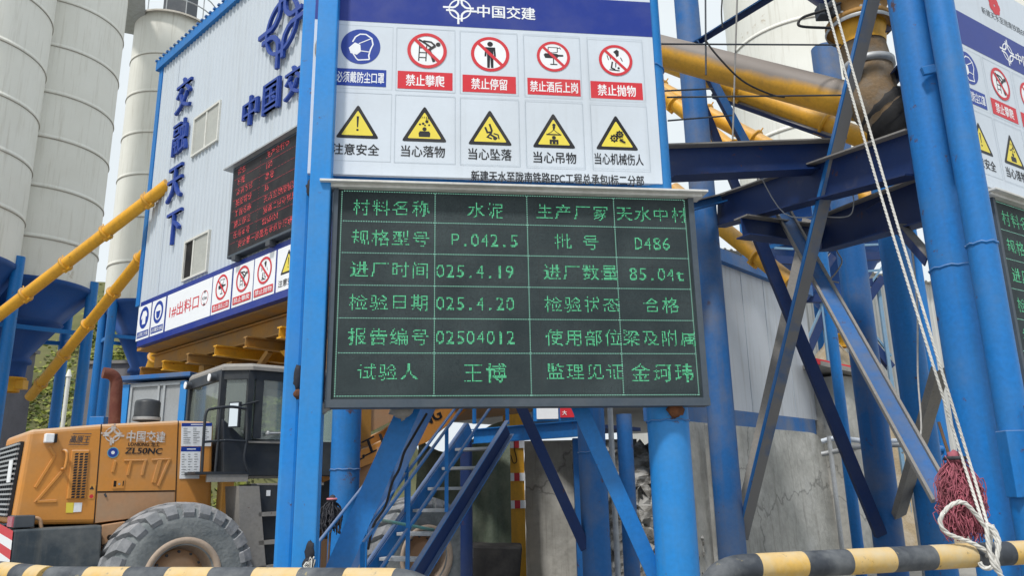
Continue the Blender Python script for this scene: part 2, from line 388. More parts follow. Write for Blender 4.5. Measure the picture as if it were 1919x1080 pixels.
def pict_vest(d):
    d.disk(0, 0, 1, SIGNBLUE, 40); d.poly([(-.35, -.6), (.35, -.6), (.35, .1), (.6, 0), (.6, .3), (.3, .6), (-.3, .6), (-.6, .1), (-.6, -.15), (-.35, 0)], SIGNW)
def pict_helmet(d):
    d.disk(0, 0, 1, SIGNBLUE, 40); d.disk(0, 0, .68, SIGNW, 30); d.poly([(-.45, .1), (.45, .1), (.3, -.45), (0, -.6), (-.3, -.45)], SIGNBLUE)
# ------------------------------------------------------------------ dot-matrix text
_gc = {}
def glyph(ch, wd, ht):
    k = (ch, wd, ht)
    if k in _gc: return _gc[k]
    v, f = text_mesh(ch, 0.0)
    asc = ord(ch) < 128
    x0 = min(p.x for p in v); x1 = max(p.x for p in v); y0 = min(p.y for p in v); y1 = max(p.y for p in v)
    if asc: bx0, bx1 = (x0 + x1) / 2 - .3, (x0 + x1) / 2 + .3; by0, by1 = -.14, .86
    else: bx0, bx1, by0, by1 = -.045, 1.03, -.165, .90
    if asc and ch not in '.1': bx0, bx1 = x0 - .06, x1 + .06
    on = set()
    T = [[(v[i].x, v[i].y) for i in q] for q in f]
    for q in T:
        for t in range(1, len(q) - 1):
            (ax, ay), (bx, by), (cx, cy) = q[0], q[t], q[t + 1]
            det = (bx - ax) * (cy - ay) - (cx - ax) * (by - ay)
            if abs(det) < 1e-9: continue
            for i in range(max(0, int((min(ax, bx, cx) - bx0) / (bx1 - bx0) * wd - .5)), min(wd, int((max(ax, bx, cx) - bx0) / (bx1 - bx0) * wd + 1))):
                X = bx0 + (i + .5) / wd * (bx1 - bx0)
                for j in range(max(0, int((min(ay, by, cy) - by0) / (by1 - by0) * ht - .5)), min(ht, int((max(ay, by, cy) - by0) / (by1 - by0) * ht + 1))):
                    Y = by0 + (j + .5) / ht * (by1 - by0)
                    l1 = ((X - ax) * (cy - ay) - (cx - ax) * (Y - ay)) / det; l2 = ((bx - ax) * (Y - ay) - (X - ax) * (by - ay)) / det
                    if l1 >= -1e-6 and l2 >= -1e-6 and l1 + l2 <= 1 + 1e-6: on.add((i, j))
    # thin the strokes to single dots
    ch_ = not asc and 52 < len(on) < 70
    while ch_:
        ch_ = False
        for ph in (0, 1):
            rem = []
            for (i, j) in on:
                p = [((i, j + 1) in on), ((i + 1, j + 1) in on), ((i + 1, j) in on), ((i + 1, j - 1) in on), ((i, j - 1) in on), ((i - 1, j - 1) in on), ((i - 1, j) in on), ((i - 1, j + 1) in on)]
                bsum = sum(p); asum = sum((not p[q]) and p[(q + 1) % 8] for q in range(8))
                if 2 <= bsum <= 6 and asum == 1:
                    if ph == 0 and not (p[0] and p[2] and p[4]) and not (p[2] and p[4] and p[6]): rem.append((i, j))
                    if ph == 1 and not (p[0] and p[2] and p[6]) and not (p[0] and p[4] and p[6]): rem.append((i, j))
            if rem: ch_ = True; on -= set(rem)
    _gc[k] = on
    return on
def led_text(dots, s, x, y, size=16):
    """adds lit dots of a string, lower left at dot x, y"""
    for ch in s:
        wd = size // 2 if ord(ch) < 128 else size
        if ch != ' ':
            for i, j in glyph(ch, wd, size): dots.add((x + i, y + j))
        x += wd
# ------------------------------------------------------------------ ground
GROUND = paint('concrete_ground', (.30, .29, .27), .85, dirt=(.2, .19, .17), amt=.6, scale=.5, var=.2, bump=.4, fine=14)
m = MB(); m.face([(-400, -40, 0), (400, -40, 0), (400, 900, 0), (-400, 900, 0)], GROUND)
tag(m.build('ground', Vector((0, 0, 0))), kind='structure')

# ------------------------------------------------------------------ the two sign boards with their LED screens
BP = Plane(at(960, 550, 6.95), 82.66)            # front face of the LED screen
SO = -.07                                        # sign face lies a little behind it
LEDBG = bpy.data.materials.new('led_face'); LEDBG.use_nodes = True
def _ledface():
    nt = LEDBG.node_tree; L = nt.links.new; b = nt.nodes['Principled BSDF']; b.inputs['Roughness'].default_value = .6; b.inputs['Specular IOR Level'].default_value = .25
    tc = _n(nt, 'ShaderNodeTexCoord'); n1 = _n(nt, 'ShaderNodeTexNoise', Scale=2.0, Detail=5.0); L(tc.outputs['Object'], n1.inputs['Vector'])
    v = _n(nt, 'ShaderNodeTexNoise', Scale=120.0, Detail=1.0); L(tc.outputs['Object'], v.inputs['Vector'])
    a = _n(nt, 'ShaderNodeMath', operation='MULTIPLY'); L(n1.outputs['Fac'], a.inputs[0]); L(v.outputs['Fac'], a.inputs[1])
    r = _n(nt, 'ShaderNodeValToRGB'); r.color_ramp.elements[0].color = (.012, .021, .025, 1); r.color_ramp.elements[1].color = (.055, .075, .08, 1)
    r.color_ramp.elements[0].position = .1; r.color_ramp.elements[1].position = .45
    L(a.outputs[0], r.inputs['Fac']); L(r.outputs['Color'], b.inputs['Base Color'])
_ledface()
LEDOFF = flat('led_unlit_dot', (.030, .045, .05), .5)
LEDG = [glow('led_green_bright', (.18, 1, .50), .64), glow('led_green', (.10, .8, .34), .44), glow('led_green_dim', (.05, .55, .20), .28)]
LEDW = glow('led_border', (.42, 1, .76), .70)
LEDR = [glow('led_red', (1, .09, .10), .8), glow('led_red_dim', (.7, .05, .08), .45)]
CASE = paint('led_casing', (.055, .075, .10), .45, amt=.3, dirt=(.12, .13, .14), scale=3)
CANOPY = paint('canopy_white', (.66, .66, .64), .5, amt=.5, dirt=(.4, .38, .34), scale=4)

su = lambda px, py: BP.uv(px, py, SO)
SIGN_ROWS = []                                   # (pictogram, centre px, unit radius px), read off the photograph
ROW1 = [(pict_mask, 676, 87, 37), (pict_climb, 800.4, 94.9, 37), (pict_stay, 918.6, 101.4, 36), (pict_drink, 1037, 105.8, 31), (pict_throw, 1153.6, 113, 31.3)]
CAP1 = [('必须戴防尘口罩', 675, 145, 98, 32, SIGNBLUE, 90), ('禁止攀爬', 796.8, 151, 103, 33, RED, 72), ('禁止停留', 917, 157.6, 100, 32, RED, 67), ('禁止酒后上岗', 1038.3, 163, 99, 31, RED, 89), ('禁止抛物', 1155.8, 169.6, 97, 32, RED, 71)]
ROW2 = [(pict_warn, 669.4, 259, 41, 73), (pict_fall_obj, 795.3, 265.6, 43, 75), (pict_fall, 918.6, 271.8, 42, 75.5), (pict_hook, 1038.6, 277.3, 41, 75.5), (pict_gear, 1156.9, 281, 40.5, 73)]
CAP2 = [('注意安全', 666.5, 279.8, 88), ('当心落物', 792.8, 283.8, 82), ('当心坠落', 918.3, 289.3, 81), ('当心吊物', 1039.8, 295.5, 80), ('当心机械伤人', 1160, 298.4, 91)]
U0 = su(582, 200)[0]; U1 = su(1229.5, 170)[0]; Z0 = su(930, 335)[1]; ZB = su(930, 53.5)[1]; ZT = su(1200, 3)[1]; ZTOP = ZT + .62
class SubPlane(Plane):
    """second board: the first board's u, z carried to another place"""
    def __init__(s, P0, az, u0):
        super().__init__(P0, az); s.P = s.P - s.d * u0
def wpx(px, py, w): return su(px + w / 2, py)[0] - su(px - w / 2, py)[0]
def hpx(px, py, h): return su(px, py - h / 2)[1] - su(px, py + h / 2)[1]
SLOGAN = '新建天水至陇南铁路EPC工程总承包I标二分部'
def safety_board(pl, label, cols=5):
    t = Thing('safety_sign_board', label, 'sign board', pl.pt(U0 + .1, Z0, SO - .05), 'safety boards over LED screens')
    m = MB(); m.rbox(pl, U0, Z0, U1, ZTOP, SO - .05, SO, WHITE); d = Draw(m, pl, SO)
    for i in range(5):
        x0 = su((742, 742 - 112, 742, 742, 742)[0] + (i - 1) * 119.5, 110)[0]; w = wpx(900, 110, 109)
        d.rect(x0, 0, x0, 0, LINE) if False else None
        for za, zb in ((su(918, 177)[1], su(918, 60)[1]), (su(918, 310)[1], su(918, 184)[1])):
            d.frame(x0, za, x0 + w, zb, .005, LINE)
    m2 = t.part('panel', m)
    m = MB(); d = Draw(m, pl, SO + .0015); d.rect(U0, ZB, U1, ZT, BANNER)
    c = su(862, 17); d.emblem(c[0], c[1], wpx(862, 17, 52) / 2, SIGNW, .15)
    c = su(949, 23); d.text('中国交建', c[0], c[1], wpx(949, 23, 108), SIGNW, bold=.02)
    t.part('company_banner', m)
    m = MB(); d = Draw(m, pl, SO + .0015); c = (su(800, 95)[0] - .1, ZT + .2); d.text(SLOGAN, c[0] + .95, c[1], 1.9, GREYD, bold=.004)
    for k in range(7):
        a = 2 * math.pi * k / 7; d.disk(c[0] + .32 + .07 * math.cos(a), ZT + .36 + .07 * math.sin(a), .055, RED, 16)
    t.part('header_print', m)
    for f, x, y, r in ROW1:
        m = MB(); c = su(x, y); d = Draw(m, pl, SO + .002).at(c[0], c[1], wpx(x, y, 2 * r) / 2); f(d); t.part('round_pictogram', m)
    for s, x, y, w, h, mt, tw in CAP1:
        m = MB(); c = su(x, y); d = Draw(m, pl, SO + .002).at(*c); W, H = wpx(x, y, w), hpx(x, y, h); d.rect(-W / 2, -H / 2, W / 2, H / 2, mt)
        d.text(s, 0, 0, wpx(x, y, tw), SIGNW, H * .64, bold=.02); t.part('caption_plate', m)
    for f, x, y, hw, h in ROW2:
        m = MB(); c = su(x, y); d = Draw(m, pl, SO + .002).at(c[0], c[1], wpx(x, y, 2 * hw) / 2); f(d); t.part('warning_triangle', m)
    for s, x, y, w in CAP2:
        m = MB(); c = su(x, y); d = Draw(m, pl, SO + .002).at(*c); d.text(s, 0, 0, wpx(x, y, w), BLACK, hpx(x, y, 21), bold=.016); t.part('caption', m)
    m = MB(); c = su(1047, 334.5); d = Draw(m, pl, SO + .002).at(*c); d.text(SLOGAN, 0, 0, wpx(1047, 334, 323), BLACK, hpx(1047, 334, 20), bold=.018); t.part('caption', m)
    # sheet edge return and canopy strip under the sign
    zt_, zb_ = BP.uv(930, 343.5, .13)[1], BP.uv(930, 355, .13)[1]; m = MB(); m.rbox(pl, U0 + .14, zt_ - .022, U1 + .38, zt_, SO - .02, .13, CANOPY); m.rbox(pl, U0 + .16, zb_ + .01, U1 + .34, zt_ - .022, SO - .02, .07, CANOPY)
    t.part('canopy', m, bevel=.004)
    return t
NX, NY = 288, 176
ROWS = [(0, 0, 27), (27, 0, 55), (55, 0, 83), (83, 0, 111), (111, 0, 140), (140, 0, 176)]
TXT = [(8, 6, '材料名称'), (101, 6, '水泥'), (158, 6, '生产厂家'), (226, 6, '天水中材'),
       (8, 33, '规格型号'), (88, 33, 'P.042.5'), (173, 33, '批'), (196, 33, '号'), (241, 33, 'D486'),
       (8, 61, '进厂时间'), (76, 61, '025.4.19'), (163, 61, '进厂数量'), (235, 61, '85.04t'),
       (8, 89, '检验日期'), (76, 89, '025.4.20'), (163, 89, '检验状态'), (245, 89, '合格'),
       (8, 118, '报告编号'), (76, 118, '02504012'), (163, 118, '使用部位'), (226, 118, '梁及附属'),
       (16, 147, '试验人'), (97, 147, '王博'), (163, 147, '监理见证'), (231, 147, '金珂玮')]
LU0, LU1, LZ0, LZ1 = -1.553, 1.692, 2.497, 4.378
def led_screen(pl, label):
    t = Thing('led_screen', label, 'LED screen', pl.pt((LU0 + LU1) / 2, LZ0 - .09, -.1), 'green LED screens')
    m = MB(); e = .06
    m.rbox(pl, LU0 - .055, LZ0 - .03, LU1 + .055, LZ1 + .05, -.16, -.004, CASE); t.part('cabinet', m, bevel=.01)
    m = MB(); m.rbox(pl, LU0 - .03, LZ0 - .028, LU1 + .03, LZ1 + .03, -.003, .0, LEDBG)
    pu, pz = (LU1 - LU0) / (NX - 1), (LZ1 - LZ0) / (NY - 1)
    for k in range(NX // 32 + 1):                      # seams between the modules
        u = LU0 + (k * 32 - .5) * pu; m.face([pl.pt(u - .0012, LZ0 - .02, .0006), pl.pt(u + .0012, LZ0 - .02, .0006), pl.pt(u + .0012, LZ1 + .02, .0006), pl.pt(u - .0012, LZ1 + .02, .0006)], BLK)
    for k in range(12):
        z = LZ0 + (k * 16 - .5) * pz; m.face([pl.pt(LU0 - .02, z - .001, .0005), pl.pt(LU1 + .02, z - .001, .0005), pl.pt(LU1 + .02, z + .001, .0005), pl.pt(LU0 - .02, z + .001, .0005)], BLK)
    scr = t.part('display_face', m)
    m = MB(); h = pu * .24
    for i in range(0, NX, 1):
        for j in range(0, NY, 2):
            u, z = LU0 + i * pu, LZ0 + (j + (i & 1)) * pz
            m.face([pl.pt(u - h, z - h, .0009), pl.pt(u + h, z - h, .0009), pl.pt(u + h, z + h, .0009), pl.pt(u - h, z + h, .0009)], LEDOFF)
    t.part('unlit_dots', m, scr)
    m = MB(); m.rbox(pl, LU0 - .075, LZ0 - .10, LU1 + .09, LZ0 - .03, -.14, .035, CASE); m.rbox(pl, LU0 - .075, LZ0 - .03, LU0 - .03, LZ1 + .05, -.14, .03, CASE); m.rbox(pl, LU1 + .03, LZ0 - .03, LU1 + .085, LZ1 + .04, -.14, .03, CASE)
    t.part('bezel', m, bevel=.012)
    rnd = random.Random(3); bd = set()
    for i in range(NX): bd.add((i, 0)); bd.add((i, NY - 1)); [bd.add((i, NY - 1 - r)) for r in (27, 55, 83, 111, 140)]
    for j in range(NY): bd.add((0, j)); bd.add((NX - 1, j)); [bd.add((c, j)) for c in (75, 151, 225)]
    def dots(name, S_, mats, k):
        m = MB()
        for i, j in S_:
            u, z = LU0 + i * pu, LZ0 + j * pz; h = pu * k
            m.face([pl.pt(u - h, z - h, .002), pl.pt(u + h, z - h, .002), pl.pt(u + h, z + h, .002), pl.pt(u - h, z + h, .002)], mats[min(len(mats) - 1, int(abs(rnd.gauss(0, .9))))] if len(mats) > 1 else mats[0])
        t.part(name, m, scr)
    dots('table_lines', {q for q in bd if q[0] % 2 == 0 and q[0] not in (0, 75, 151, 225, NX - 1) or q[1] % 2 == 0 and q[0] in (0, 75, 151, 225, NX - 1)} , [LEDW], .33)
    tx = set()
    for x, y, s in TXT:
        big = 18 if s in ('王博', '金珂玮') else 16
        led_text(tx, s, x, NY - 1 - y - big, big)
    dots('screen_text', {q for q in tx if 0 < q[0] < NX and 0 < q[1] < NY and rnd.random() > .05}, LEDG, .33)
    return t
safety_board(BP, 'white safety sign board in the middle, above the big green LED screen')
led_screen(BP, 'large green LED screen with a table of material data, facing the viewer in the middle')

# second board: same make, placed so that its first two pictograms stand where the photograph shows them
c0, c1 = su(676, 87), su(800.4, 94.9)
p0, p1 = atz(1814, 127, c0[1]), atz(1873, 151, c1[1])
for _ in range(1):
    dv = (p1 - p0).to_2d(); 
D0 = p0.to_2d().length
best = None
for a in range(400, 800):
    az = a / 10; q = p0.to_2d() + Vector((math.sin(R(az)), math.cos(R(az)))) * (c1[0] - c0[0])
    r = ray(1873, 151); e = abs(q.x / q.y - r.x / r.y)
    if best is None or e < best[0]: best = (e, az)
B2AZ = best[1]
BP2 = SubPlane(Vector((p0.x, p0.y, 0)) , B2AZ, c0[0]); BP2.P = BP2.P - BP2.n * SO
safety_board(BP2, 'white safety sign board at the right edge, cut off by the frame')
led_screen(BP2, 'green LED screen at the right edge below the second sign board, cut by the frame')
# ------------------------------------------------------------------ sign tower: posts, chevron braces, rear legs
BT = BP.d; BN = BP.n
def vp_post(px, py, Y): p = at(px, py, Y); return Vector((p.x, p.y, 0))
t = Thing('sign_tower', 'bright blue steel tower whose posts carry the middle sign and LED screen', 'steel tower', vp_post(900, 900, 8.2))
HT = 9.5
def sqpost(m, px0, px1, py, off, wd, z1, mat):
    """square post whose front face spans px0..px1 on the sign plane moved by off"""
    u0 = BP.uv(px0, py, off)[0]; u1 = BP.uv(px1, py, off)[0]
    m.rbox(BP, u0, 0, u1, z1, off - wd, off, mat); return u0, u1
m = MB(); sqpost(m, 560.5, 603, 750, .09, .24, HT, BLUEB); t.part('front_post', m, bevel=.012)
m = MB(); sqpost(m, 528, 562, 750, -.14, .2, HT, BLUEB); t.part('twin_post', m, bevel=.03)
p = vp_post(1259, 900, 7.42); m = MB(); m.cyl(p, p + Vector((0, 0, HT)), .192, BLUEB, n=40); t.part('round_post', m)
RP = p
p = vp_post(646, 900, 9.35); m = MB(); m.cyl(p, p + Vector((0, 0, HT)), .168, BLUE, n=32); t.part('rear_post', m); LP2 = p
p = vp_post(1112, 900, 9.6); m = MB(); m.cyl(p, p + Vector((0, 0, HT)), .165, BLUED, n=32); t.part('rear_post', m); RP2 = p
p = vp_post(1178, 950, 10.2); m = MB(); m.cyl(p, p + Vector((0, 0, 2.6)), .10, BLUED, n=24); t.part('thin_post', m)
p = vp_post(1148, 870, 10.0); m = MB(); m.cyl(Vector((p.x, p.y, .5)), p + Vector((0, 0, 3.2)), .035, STEEL, n=12); t.part('conduit', m)
# chevrons
def px_bar(m, a, b, Ya, Yb, w, h, mat, up=None):
    A, B = at(a[0], a[1], Ya), at(b[0], b[1], Yb); m.bar(A, B, w, h, mat, up or Vector((0, 0, 1)))
def brace(name, a, b, Ya, Yb, w, mat, nrm, th=.012, lip=.07, side=-1):
    """angle section: a flat leg facing nrm and a lip behind one edge"""
    A, B = at(a[0], a[1], Ya), at(b[0], b[1], Yb); m = MB(); nrm = Vector(nrm); d = (B - A).normalized(); x = d.cross(nrm).normalized()
    m.bar(A, B, w, th, mat, nrm); m.bar(A + x * side * (w / 2 - th / 2) - nrm * (lip / 2 + th / 2), B + x * side * (w / 2 - th / 2) - nrm * (lip / 2 + th / 2), th, lip, mat, nrm)
    return t.part(name, m)
brace('chevron_brace', (782, 730), (618, 1100), 7.3, 7.15, .20, BLUE, BN, side=1)
brace('chevron_brace', (1075, 740), (1236, 1098), 7.35, 7.5, .15, BLUE, BN)
brace('chevron_brace', (812, 740), (640, 1090), 9.0, 8.9, .19, BLUED, BN, side=1)
brace('chevron_brace', (966, 740), (1098, 1030), 9.3, 9.5, .125, BLUEK, BN)
m = MB(); m.bar(RP2 + Vector((0, 0, 5.2)), LP2 + Vector((0, 0, 5.2)), .15, .3, BLUE); t.part('tie_beam', m)
m = MB(); m.bar(BP.pt(BP.uv(582, 750, -.1)[0], 8.6, -.2), Vector((RP.x, RP.y, 8.6)), .2, .35, BLUE); t.part('tie_beam', m)
m = MB(); m.bar(BP.pt(BP.uv(582, 750, -.1)[0], 4.6, -.24), Vector((RP.x, RP.y, 4.6)) - BN * .05, .08, .12, BLUE); t.part('tie_beam', m)
for c_, r_, zz_ in ((RP, .195, (2.28, 5.9)), (RP2, .168, (2.1,)), (LP2, .171, (1.95,))):
    for z_ in zz_:
        m = MB(); m.tube([c_ + Vector((r_ * math.cos(k * .262), r_ * math.sin(k * .262), z_ + .006 * math.sin(k * 2.3))) for k in range(24)], .010, BLUE, 6, closed=True); t.part('weld_bead', m)
# rusty clamps under the screen
RUST = paint('rusty_steel', (.16, .06, .025), .9, amt=.8, dirt=(.04, .025, .02), scale=8, var=.4, bump=.5)
SCORCH = paint('scorched_paint', (.02, .022, .03), .8, amt=.6, dirt=(.05, .05, .06), scale=12)
def lump(m, c, r, mat, sx=1, sz=1, n=8):
    rows = []
    for i in range(n + 1):
        th = math.pi * i / n; rows.append([c + Vector((math.sin(th) * math.cos(2 * math.pi * k / n) * r * sx, math.sin(th) * math.sin(2 * math.pi * k / n) * r * .6, math.cos(th) * r * sz)) * random.uniform(.8, 1.2) for k in range(n)])
    m.grid(rows, mat, True, True)
for x, y, Y, r, mt in ((1266, 768, 7.2, .07, RUST), (752, 768, 7.1, .09, DUST), (606, 765, 6.75, .05, DUST)):
    m = MB(); lump(m, at(x, y, Y), r, mt, 1.2); t.part('weld_clamp', m)
m = MB(); u, z = BP.uv(579, 1057, .1); lump(m, BP.pt(u, z, .1), .055, SCORCH); lump(m, BP.pt(u, z + .09, .098), .04, SCORCH, 1, 2); t.part('scorched_bolt', m)
m = MB(); u, z = BP.uv(556, 737, .0); lump(m, BP.pt(u, z, -.08), .045, RUST); lump(m, BP.pt(u - .01, z + .14, -.1), .05, SCORCH, .8, 2.2); t.part('scorched_bolt', m)
m = MB(); u, z = BP.uv(583, 350, .0); lump(m, BP.pt(u, z, -.06), .06, SCORCH, 1, 1.5); t.part('sign_clamp', m); m = MB(); lump(m, BP.pt(u + .02, BP.uv(583, 85, 0)[1], -.05), .06, DUST, 1, 2.0); t.part("sign_clamp", m)

# string tied round the bolt
m = MB()
ROPE = paint('white_rope', (.62, .61, .58), .8, amt=.3, dirt=(.4, .38, .34), scale=20, bump=.4)
c = BP.pt(*BP.uv(581, 1058, .16), .16)
for k in range(3):
    m.tube([c + Vector((random.uniform(-.05, .05), -.02 + random.uniform(-.03, .02), random.uniform(-.09, .06))) for _ in range(7)], .006, ROPE, 6)
single('tied_string', m, 'short white string knotted round the bottom of the near left post', 'string')

# ------------------------------------------------------------------ striped barriers in front
BARY = paint('barrier_yellow', (.62, .39, .10), .6, amt=.7, dirt=(.52, .45, .30), scale=5, rust=.42, var=.2, settle=.35, scol=(.5, .45, .36), rustcol=(.10, .085, .06))
BARK = paint('barrier_black', (.04, .047, .06), .55, amt=.75, dirt=(.17, .18, .19), scale=4, var=.3, rust=.3, rustcol=(.30, .25, .13))
def barrier(name, label, path, r, lens, start_yellow, grp):
    """pipe rail along path with painted bands of given lengths; the last path point is the foot of the end leg"""
    pts = [Vector(p) for p in path]
    t = Thing(name, label, 'barrier', (pts[len(pts) // 2].x, pts[len(pts) // 2].y, 0), grp)
    # resample finely
    P = []
    for a, b in zip(pts, pts[1:]):
        n = max(1, int((b - a).length / .03)); P += [a.lerp(b, i / n) for i in range(n)]
    P.append(pts[-1]); m = MB(); acc = 0; k = 0; yel = start_yellow; cur = [P[0]]; L = 0
    segs = []
    for a, b in zip(P, P[1:]):
        L += (b - a).length; cur.append(b)
        if L >= lens[min(k, len(lens) - 1)]: segs.append((cur, yel)); cur = [b]; L = 0; k += 1; yel = not yel
    segs.append((cur, yel))
    # one continuous skin with banded material
    allp = []; mats = []
    for sg, yl in segs:
        for p in sg[:-1]: allp.append(p); mats.append(BARY if yl else BARK)
    allp.append(P[-1]); n = 28; x = None; rows = []
    for i, p in enumerate(allp):
        d = (allp[min(i + 1, len(allp) - 1)] - allp[max(i - 1, 0)]).normalized()
        if x is None: x, y = basis(d)
        x = (x - d * x.dot(d)).normalized(); y = x.cross(d).normalized()
        rows.append([p + (x * math.cos(2 * math.pi * q / n) + y * math.sin(2 * math.pi * q / n)) * r for q in range(n)])
    for i in range(len(rows) - 1): m.grid(rows[i:i + 2], mats[i], True, True)
    m.face(rows[0][::-1], mats[0]); m.face(rows[-1], mats[-1])
    o = t.part('rail', m)
    bm = bmesh.new(); bm.from_mesh(o.data); bmesh.ops.remove_doubles(bm, verts=bm.verts, dist=1e-4); bm.to_mesh(o.data); bm.free()
    return t
def bend(a, c, b, n=8): return [Vector(a) * (1 - t) ** 2 + Vector(c) * 2 * t * (1 - t) + Vector(b) * t * t for t in [i / n for i in range(n + 1)]]
ZR = 1.17; RR = .085
a = atz(1372, 1066, ZR); b = atz(2150, 1024, ZR - .005); d = (b - a).normalized()
e0 = a - d * .02; foot = Vector((e0.x, e0.y, ZR)) - d * .16
path = [b + d * .6] + [b] + [a + d * .12] + bend(a + d * .1, a - d * .17, foot + Vector((0, 0, -.22)) - d * .02)[1:] + [foot + Vector((0, 0, -ZR + .0)) - d * .02]
tb = barrier('striped_barrier', 'thick yellow and black striped pipe barrier at lower right, rope tied on it', path[::-1], RR, [1.42, .345, .36, .35], False, 'striped pipe barriers')
m = MB(); q = b + d * .5; m.cyl((q.x, q.y, 0), (q.x, q.y, ZR - .07), .06, BARK); tb.part('leg', m)
a = atz(95, 1088, ZR + .0); b = atz(760, 1094, ZR); d = (b - a).normalized(); foot = b + d * .2
path = [a, b - d * .1] + bend(b - d * .1, b + d * .2, foot + Vector((0, 0, -.24)))[1:] + [Vector((foot.x, foot.y, 0))]
tb = barrier('striped_barrier', 'long striped pipe barrier across the lower left, bent down at its right end', path, RR, [.30], False, 'striped pipe barriers')
m = MB(); m.cyl((a.x, a.y, 0), (a.x, a.y, ZR - .08), .06, BARK); tb.part('leg', m)
a2 = a + d * -.02; b2 = atz(-120, 1062, ZR)
tb = barrier('striped_barrier', 'short yellow and black striped pipe barrier in the bottom left corner', [a2 + Vector((-.01, .02, .0)), b2], RR, [.2, .22, .26], True, 'striped pipe barriers')
m = MB(); q = b2; m.cyl((q.x, q.y, 0), (q.x, q.y, ZR - .08), .06, BARK); tb.part('leg', m)

# ------------------------------------------------------------------ white rope with knot on the right barrier
m = MB()
def pxpath(L): return [at(x, y, Y) for x, y, Y in L]
def smooth(P, k=4):
    P = [Vector(p) for p in P]; out = []
    for i in range(len(P) - 1):
        p0 = P[max(i - 1, 0)]; p1 = P[i]; p2 = P[i + 1]; p3 = P[min(i + 2, len(P) - 1)]
        for j in range(k):
            t = j / k; out.append(.5 * ((2 * p1) + (p2 - p0) * t + (2 * p0 - 5 * p1 + 4 * p2 - p3) * t * t + (3 * p1 - p0 - 3 * p2 + p3) * t ** 3))
    out.append(P[-1]); return out
YR = atz(1850, 1040, ZR).y - .1
def laid(m, P, r, mt):
    """three strands twisted round the path"""
    Q = []
    for a, b in zip(P, P[1:]):
        n = max(1, int((b - a).length / (r * 1.3))); Q += [a.lerp(b, i / n) for i in range(n)]
    Q.append(P[-1]); x = None; S3 = [[], [], []]; L = 0
    for i, p in enumerate(Q):
        d = (Q[min(i + 1, len(Q) - 1)] - Q[max(i - 1, 0)]).normalized()
        if i: L += (p - Q[i - 1]).length
        if x is None: x, y = basis(d)
        x = (x - d * x.dot(d)).normalized(); y = x.cross(d).normalized()
        for k in range(3):
            a = k * 2.094 + L / (r * 1.6); S3[k].append(p + (x * math.cos(a) + y * math.sin(a)) * r * .5)
    for q in S3: m.tube(q, r * .56, mt, 6)
t = Thing('rope', 'pale twin rope hanging past the blue pipes and knotted with a loop on the barrier', 'rope', at(1850, 1040, YR))
m = MB(); laid(m, smooth(pxpath([(1520, -110, 7.0), (1546, 0, 6.8), (1640, 330, 6.5), (1735, 640, 6.2), (1800, 850, YR + .25), (1843, 985, YR)]), 6), .0115, ROPE); t.part('strand', m)
m = MB(); laid(m, smooth(pxpath([(1534, -110, 7.0), (1561, 0, 6.78), (1655, 330, 6.48), (1748, 640, 6.18), (1815, 860, YR + .23), (1852, 990, YR - .01)]), 6), .0115, ROPE); t.part('strand', m)
m = MB(); laid(m, smooth(pxpath([(1848, 990, YR - .03), (1810, 945, YR - .05), (1782, 948, YR - .05), (1762, 975, YR - .04), (1775, 1000, YR - .03), (1820, 1018, YR - .02), (1858, 1040, YR - .03), (1862, 1052, YR - .04)]), 6), 0.0165, ROPE); t.part('loop', m)
m = MB(); laid(m, smooth(pxpath([(1836, 1055, YR - .04), (1845, 1066, YR - .05), (1863, 1060, YR - .06), (1870, 1030, YR - .06), (1862, 1000, YR - .05), (1850, 985, YR - .04), (1852, 1020, YR - .06), (1862, 1060, YR - .07), (1880, 1085, YR - .06), (1900, 1120, YR - .05)]), 6), 0.0165, ROPE)
laid(m, smooth(pxpath([(1858, 985, YR - .04), (1872, 1015, YR - .07), (1868, 1050, YR - .07), (1875, 1080, YR - .06), (1880, 1120, YR - .05)]), 6), 0.0165, ROPE)
laid(m, smooth(pxpath([(1846, 984, YR), (1856, 1010, YR + .03), (1850, 1045, YR + .0)]), 5), 0.0165, ROPE); t.part('knot', m)

# ------------------------------------------------------------------ mops
MOPR = paint('mop_red', (.42, .13, .17), 1.0, amt=.7, dirt=(.17, .07, .08), scale=9, var=.5, spec=.05)
MOPK = paint('mop_grey', (.035, .036, .045), .95, amt=.5, dirt=(.12, .12, .13), scale=14, var=.4)
PINK = flat('mop_clip', (.7, .25, .3), .5)
WOOD = paint('wooden_stick', (.12, .07, .04), .7, amt=.3, dirt=(.2, .15, .1), scale=6)
def mop(label, top, hgt, wid, mat, n, curl, stick, cap, thick=.006):
    t = Thing('mop', label, 'mop', top - Vector((0, 0, hgt)), 'mops hung up to dry')
    m = MB(); rnd = random.Random(5)
    for i in range(n):
        a = rnd.uniform(0, 6.28); q = rnd.uniform(.1, 1) ** .6 * wid; L = rnd.uniform(.6, 1) * hgt; P = []
        z0 = rnd.uniform(0, .35) * hgt if curl else 0
        for k in range(9):
            f = k / 8; sw = min(1, .35 + f * 2.2) * q
            P.append(top + Vector((math.cos(a) * sw + rnd.gauss(0, curl), math.sin(a) * sw * .8 + rnd.gauss(0, curl), -z0 - f * (L - z0) + rnd.gauss(0, curl))))
        m.tube(smooth(P, 2), thick, mat, 4)
    t.part('strings', m)
    m = MB(); m.tube([top + Vector((wid * .42 * math.cos(k * .52), wid * .42 * math.sin(k * .52), .01)) for k in range(12)], wid * .09, cap, 8, closed=True); lump(m, top + Vector((0, 0, .0)), wid * .42, mat); t.part('collar', m)
    m = MB(); m.cyl(top + stick[0], top + stick[1], .012, WOOD, n=8); t.part('stick', m)
